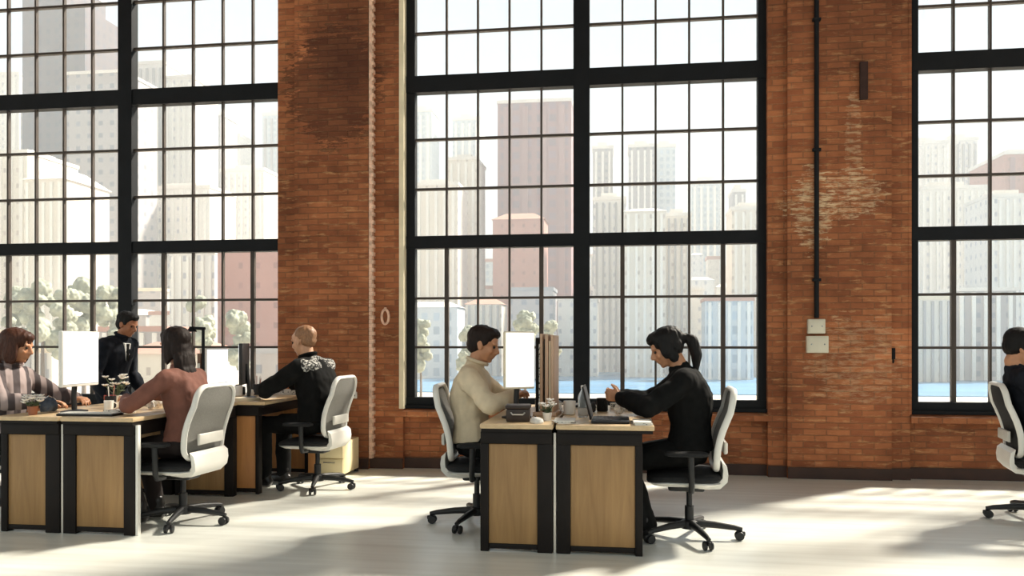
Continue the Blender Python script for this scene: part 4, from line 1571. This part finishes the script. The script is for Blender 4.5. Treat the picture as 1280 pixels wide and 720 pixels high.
plain('roof_cream', (0.74, 0.62, 0.47), 0.8, var=0.1, vscale=0.2)
plain('rib_pale', (0.82, 0.79, 0.74), 0.7, var=0.05, vscale=0.1)
plain('rib_grey', (0.36, 0.345, 0.35), 0.7, var=0.08, vscale=0.1)
plain('rib_dark', (0.26, 0.22, 0.23), 0.7, var=0.08, vscale=0.1)
plain('rib_mauve', (0.31, 0.17, 0.17), 0.7, var=0.08, vscale=0.1)
plain('city_ground', (0.66, 0.60, 0.52), 0.9, var=0.25, vscale=0.03)
plain('tree_crown', (0.30, 0.31, 0.24), 0.8, var=0.35, vscale=0.7)
plain('tree_bark', (0.16, 0.12, 0.09), 0.9, var=0.2)
plain('harbour_water', (0.10, 0.28, 0.50), 0.25, 0.0, 0.4, 0.25, 0.02, (0.3, 3, 1))


def tower(label, p0, p1, ytop, Y, depth, fac, rib=None, ribs=0, roof='roof_pale', plant=True, steps=(), name='tower', cat='tower', hip=0.0, group=None):
    """A building whose near face stands at distance Y between picture columns p0 and p1."""
    while True:
        x0, x1 = xat(p0, Y), xat(p1, Y)
        lo = min([x0] + [xat(q[0], Y) for q in steps])
        hi = max([x1] + [xat(q[1], Y) for q in steps])
        box = (lo - 1.5, hi + 1.5, Y - max(3.0, depth * 0.18), Y + depth + 3)
        hit = [f for f in FOOT if f[0] < box[1] and f[1] > box[0] and f[2] < box[3] and f[3] > box[2]]
        if not hit:
            break
        Y = max(f[3] for f in hit) + max(3.1, depth * 0.18 + 0.1)
    FOOT.append(box)
    zt = hat((p0 + p1) / 2, ytop, Y)
    t = thing(name, label, cat, ((x0 + x1) / 2, Y, GZ), 0, group)
    w, H = (x1 - x0) / 2, zt - GZ
    mb = MB()
    mb.box(-w, w, 0, depth, 0, H)
    mb.build('facade', fac, t, smooth=False)
    if hip:
        mb = MB()
        e = 0.6
        mb.loft([[V((-w - e, -e, H)), V((w + e, -e, H)), V((w + e, depth + e, H)), V((-w - e, depth + e, H))],
                 [V((-w * 0.55, depth * 0.35, H + hip)), V((w * 0.55, depth * 0.35, H + hip)), V((w * 0.55, depth * 0.65, H + hip)), V((-w * 0.55, depth * 0.65, H + hip))]])
        mb.build('hip_roof', roof, t, smooth=False)
    else:
        mb = MB()
        e = 0.012 * Y / 10
        mb.box(-w - e, w + e, -e, depth + e, H, H + max(1.2, Y * 0.004))
        mb.build('parapet', roof, t, smooth=False)
    if plant and not hip:
        mb = MB()
        mb.box(-w * 0.55, w * 0.45, depth * 0.25, depth * 0.7, H, H + max(2.5, Y * 0.011))
        mb.build('plant_room', roof, t, smooth=False)
    for k in range(ribs):
        x = -w + 2 * w * (k + 0.5) / ribs
        hw = w / ribs * 0.32
        mb = MB()
        mb.box(x - hw, x + hw, -max(0.5, Y * 0.0022), 0.1, 0, H * 0.985)
        mb.build('facade_rib', rib, t, smooth=False)
    for (q0, q1, yt) in steps:
        a, b2 = xat(q0, Y) - t.location.x, xat(q1, Y) - t.location.x
        mb = MB()
        mb.box(a, b2, -depth * 0.15, depth * 0.9, 0, hat((q0 + q1) / 2, yt, Y) - GZ)
        mb.build('side_wing', fac, t, smooth=False)
    return t


mb = MB()
mb.box(-1500, 1500, 9.5, 3000, GZ - 2, GZ)
struct(mb.build('ground', 'city_ground', smooth=False), 'pale city ground outside')
mb = MB()
mb.box(-70, 900, 206, 520, GZ + 0.02, GZ + 0.25)
struct(mb.build('water', 'harbour_water', smooth=False), 'blue harbour water')

# seen through the first window
tower('dark brown skyscraper reaching the top of the window behind the striped blouse woman', 28, 82, -25, 350, 30, 'facade_dark', 'rib_dark', 0, steps=((82, 114, 14),))
tower('wide mid grey tower right in front of the dark brown skyscraper', 84, 154, 92, 300, 24, 'facade_grey', 'rib_grey', 0)
tower('darker slab building with square windows below the dark brown skyscraper', 26, 80, 128, 290, 20, 'facade_grey', 'rib_grey', 5)
tower('pale block with a stepped top at the far edge of the city view', -40, 24, 95, 460, 30, 'facade_pale', 'rib_pale', 6)
tower('tall cream stone building with a rounded cornice in front of the grey slab', -6, 34, 192, 240, 25, 'facade_cream', 'rib_pale', 3, steps=((-40, -6, 200),))
tower('cream stone block with a pale hipped top beside the tall cream building', 30, 80, 224, 225, 22, 'facade_cream', 'rib_pale', 5, hip=4.0)
tower('dark grey low tower with dense windows next to the window mullion', 86, 152, 240, 300, 26, 'facade_grey', 'rib_grey', 0)
tower('white gridded tower just past the mullion with a notched roof', 172, 205, 80, 420, 30, 'facade_pale', 'rib_grey', 4)
tower('lower pale tower with vertical ribs beside the white gridded tower', 205, 240, 98, 400, 28, 'facade_pale', 'rib_pale', 5)
tower('slim grey tower rising between the pale towers', 257, 276, 144, 560, 26, 'facade_grey', 'rib_grey', 3)
tower('broad white building with fine vertical ribs behind the slim grey tower', 238, 300, 172, 620, 26, 'facade_pale', 'rib_pale', 8)
tower('pale building below the slim grey tower', 276, 330, 214, 480, 26, 'facade_pale', 'rib_pale', 7)
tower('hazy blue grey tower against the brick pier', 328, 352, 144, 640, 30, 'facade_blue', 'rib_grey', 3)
tower('low white apartment slab in the middle of the first window', 172, 262, 236, 330, 24, 'facade_pale', 'rib_pale', 9)
tower('reddish brick block at the pier side of the first window', 272, 352, 312, 190, 20, 'facade_red', 'rib_pale', 0, name='brick_block', cat='building')
tower('white hall with tall pilasters beside the reddish brick block', 212, 268, 318, 185, 20, 'facade_pale', 'rib_pale', 6, name='city_hall', cat='building')
# second window
tower('big mauve tower with a pale rim, the darkest in the middle window', 622, 714, 128, 390, 40, 'facade_mauve', 'rib_mauve', 4)
tower('small red brown house with a hipped roof at the foot of the mauve tower', 616, 680, 274, 335, 18, 'facade_red', None, 0, roof='roof_red', hip=3.4, name='house', cat='house')
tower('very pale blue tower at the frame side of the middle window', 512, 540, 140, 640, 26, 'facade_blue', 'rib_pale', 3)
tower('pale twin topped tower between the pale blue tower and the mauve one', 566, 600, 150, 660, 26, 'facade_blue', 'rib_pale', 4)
tower('cream white block with a domed top to one side of the mauve tower', 560, 596, 200, 380, 24, 'facade_cream', 'rib_pale', 4)
tower('long cream block low at the frame side of the middle window', 508, 572, 232, 340, 22, 'facade_cream', 'rib_pale', 6)
tower('pale grey tower right beside the middle mullion', 741, 766, 186, 560, 26, 'facade_grey', 'rib_pale', 3)
tower('grey ribbed tower with a flat top past the middle mullion', 786, 818, 184, 540, 26, 'facade_grey', 'rib_pale', 4)
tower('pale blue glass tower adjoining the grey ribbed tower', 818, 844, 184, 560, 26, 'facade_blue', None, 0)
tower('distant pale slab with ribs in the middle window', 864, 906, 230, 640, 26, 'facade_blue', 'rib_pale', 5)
tower('small grey tower near the frame of the middle window', 916, 932, 240, 560, 22, 'facade_grey', 'rib_pale', 2)
tower('low peach coloured block at the foot of the grey ribbed tower', 780, 832, 264, 300, 18, 'facade_cream', 'rib_pale', 5, hip=2.0)
tower('long low block with dark roof edge past the peach coloured block', 832, 864, 270, 310, 18, 'facade_cream', 'rib_grey', 4)
tower('cream low block under the small grey tower', 915, 962, 262, 330, 18, 'facade_cream', 'rib_pale', 5)
tower('low white terrace beside the middle mullion', 742, 782, 250, 350, 18, 'facade_pale', 'rib_grey', 5)
# third window
tower('pale stepped tower nearest the frame of the end window', 1146, 1184, 180, 520, 26, 'facade_pale', 'rib_pale', 5)
tower('taller pale tower with a notched crown in the end window', 1186, 1222, 176, 500, 26, 'facade_pale', 'rib_grey', 5)
tower('white ribbed block in front of the pale stepped tower', 1150, 1236, 236, 380, 24, 'facade_pale', 'rib_pale', 10)
tower('rose red tower at the picture edge of the end window', 1256, 1330, 192, 420, 40, 'facade_red', 'rib_mauve', 4)
tower('low white block below the rose red tower', 1236, 1300, 246, 330, 22, 'facade_pale', 'rib_pale', 7)

# low waterfront buildings that fill the strip under the towers
rng = random.Random(21)
mats = ['facade_pale', 'facade_cream', 'facade_pale', 'facade_blue', 'facade_cream', 'facade_grey']


def low(p0, p1, yt, Y, k, lab, grp):
    tower(lab, p0, p1, yt, Y, 12 + 6 * rng.random(), mats[k % len(mats)], 'rib_pale' if k % 2 else 'rib_grey', rng.choice((0, 0, 5)) if p1 - p0 > 24 else 0, plant=False, name='low_building', cat='building', group=grp,
          hip=rng.choice((0, 0, 2.2)), roof=('roof_red', 'roof_grey', 'roof_pale', 'roof_cream', 'roof_pale')[k % 5])


k = 0
for lab, grp, spans in (('low pale city building in the street view behind the standing man', 'low buildings in the first window', [(-30, 360)]),
                        ('low pale waterfront building in the middle window', 'low buildings in the middle window', [(505, 960)]),
                        ('low pale waterfront building in the end window', 'low buildings in the end window', [(1140, 1330)])):
    for a, b in spans:
        for Y, y0, y1, w0, w1 in ((560, 318, 345, 14, 36), (400, 342, 362, 24, 60), (285, 362, 384, 30, 80), (215, 384, 402, 36, 100), (165, 408, 428, 50, 120), (135, 436, 452, 60, 130)):
            if Y < 220 and a > 400:
                continue
            p = a
            while p < b - 8:
                w = rng.uniform(w0, w1)
                low(p, min(b, p + w), rng.uniform(y0, y1), Y + rng.uniform(-8, 8), k, lab, grp)
                p += w + rng.uniform(1, 12)
                k += 1


def tree(label, px, ytop, Y, w, group=None):
    while True:
        x = xat(px, Y)
        box = (x - w * 0.62, x + w * 0.62, Y - w * 0.62, Y + w * 0.62)
        hit = [f for f in FOOT if f[0] < box[1] and f[1] > box[0] and f[2] < box[3] and f[3] > box[2]]
        if not hit:
            break
        Y = min(f[2] for f in hit) - w * 0.63
    FOOT.append(box)
    zt = hat(px, ytop, Y)
    t = thing('tree', label, 'tree', (x, Y, GZ), 0, group)
    H = zt - GZ
    mb = MB()
    mb.tube([(0, 0, 0), (0.2, 0, H * 0.3), (0, 0.2, H * 0.6)], [w * 0.07, w * 0.05, w * 0.03], 8)
    mb.build('trunk', 'tree_bark', t)
    mb = MB()
    for i in range(16):
        a, r = rng.uniform(0, 6.28), w * 0.36 * math.sqrt(rng.random())
        mb.ell((r * math.cos(a), r * math.sin(a), H * rng.uniform(0.48, 0.86)), w * rng.uniform(0.16, 0.26), u=12, v=8)
    mb.ell((0, 0, H * 0.85), w * 0.24, u=12, v=8)
    remeshed(mb, 'crown', 'tree_crown', t, w * 0.035, 1, (w * 0.05, (3.2 / w * 3, 3.2 / w * 3, 3.2 / w * 3)))


for px, yt, Y, w in ((22, 338, 120, 5.0), (52, 330, 135, 6.0), (78, 340, 118, 4.6), (104, 328, 140, 6.5), (134, 336, 125, 5.0), (250, 352, 130, 5), (300, 372, 110, 4.5), (586, 392, 120, 3.6), (655, 372, 125, 4.6), (690, 384, 118, 3.6), (525, 384, 130, 4.0)):
    tree('bushy pale green tree among the low city buildings', px, yt, Y, w, 'trees among the low city buildings')

# ------------------------------------------------------------------ haze over the city
hm = bpy.data.materials.new('city_haze')
hm.use_nodes = True
hm.node_tree.nodes.remove(hm.node_tree.nodes['Principled BSDF'])
vsn = N(hm.node_tree, 'ShaderNodeVolumeScatter', _Density=HAZE, _Anisotropy=0.0)
vsn.inputs['Color'].default_value = (0.90, 0.95, 1.0, 1)
hm.node_tree.links.new(vsn.outputs[0], hm.node_tree.nodes['Material Output'].inputs['Volume'])
mb = MB()
mb.box(-1400, 1400, 12, 1300, GZ - 2.5, 230)
tag(mb.build('haze', hm, smooth=False), 'thin bright haze hanging over the city and its towers outside', 'haze', kind='stuff')

# ------------------------------------------------------------------ light
SKY = 1.0
SKY_LOW, SKY_HIGH, SKY_REAR = (0.66, 0.755, 0.84), (0.56, 0.72, 0.88), (1.05, 0.93, 0.76)
w = bpy.data.worlds.new('sky')
SC.world = w
w.use_nodes = True
nt = w.node_tree
bg = nt.nodes['Background']
tc = N(nt, 'ShaderNodeTexCoord')
sx = N(nt, 'ShaderNodeSeparateXYZ')
nt.links.new(tc.outputs['Generated'], sx.inputs[0])
front = ramp(nt, sx.outputs[2], 0.0, 0.5, SKY_LOW, SKY_HIGH)
rear = ramp(nt, sx.outputs[1], 0.35, 0.75, SKY_REAR, (1, 1, 1))   # warm sky added behind the camera to fill the brick and floor
sm = N(nt, 'ShaderNodeMath', operation='MULTIPLY_ADD')
nt.links.new(sx.outputs[1], sm.inputs[0])
sm.inputs[1].default_value = 0.5
sm.inputs[2].default_value = 0.5
nt.links.new(sm.outputs[0], rear.node.inputs[0])
nt.links.new(mix(nt, front, rear, 1.0, 'MULTIPLY'), bg.inputs[0])
bg.inputs[1].default_value = SKY

sun = bpy.data.lights.new('sun', 'SUN')
sun.energy = 14.0
sun.angle = R(6)
sun.color = (1.0, 0.93, 0.81)
so = bpy.data.objects.new('sun', sun)
COL.objects.link(so)
EL, AZ = R(42), R(47)
sd = V((-math.sin(AZ) * math.cos(EL), -math.cos(AZ) * math.cos(EL), -math.sin(EL)))
so.rotation_euler = sd.to_track_quat('-Z', 'Y').to_euler()
so.location = (10, 20, 20)

# ------------------------------------------------------------------ camera and view
cam = bpy.data.cameras.new('camera')
cam.sensor_width = 36
cam.lens = 36 * FPX / 1280
cam.shift_y = (HOR - 360) / 1280
cam.clip_end = 5000
co = bpy.data.objects.new('camera', cam)
COL.objects.link(co)
co.location = (0, 0, EYE)
co.rotation_euler = (R(90), 0, TH)
SC.camera = co
vs = SC.view_settings
vs.view_transform = 'Standard'
vs.look = 'None'
vs.gamma = 1
vs.use_curve_mapping = False
vs.exposure = 0.3
SC.cycles.use_denoising = True
SC.cycles.max_bounces = 10
SC.cycles.diffuse_bounces = 5
SC.cycles.transparent_max_bounces = 16
SC.cycles.caustics_reflective = False
SC.cycles.caustics_refractive = False
SC.cycles.sample_clamp_indirect = 6.0
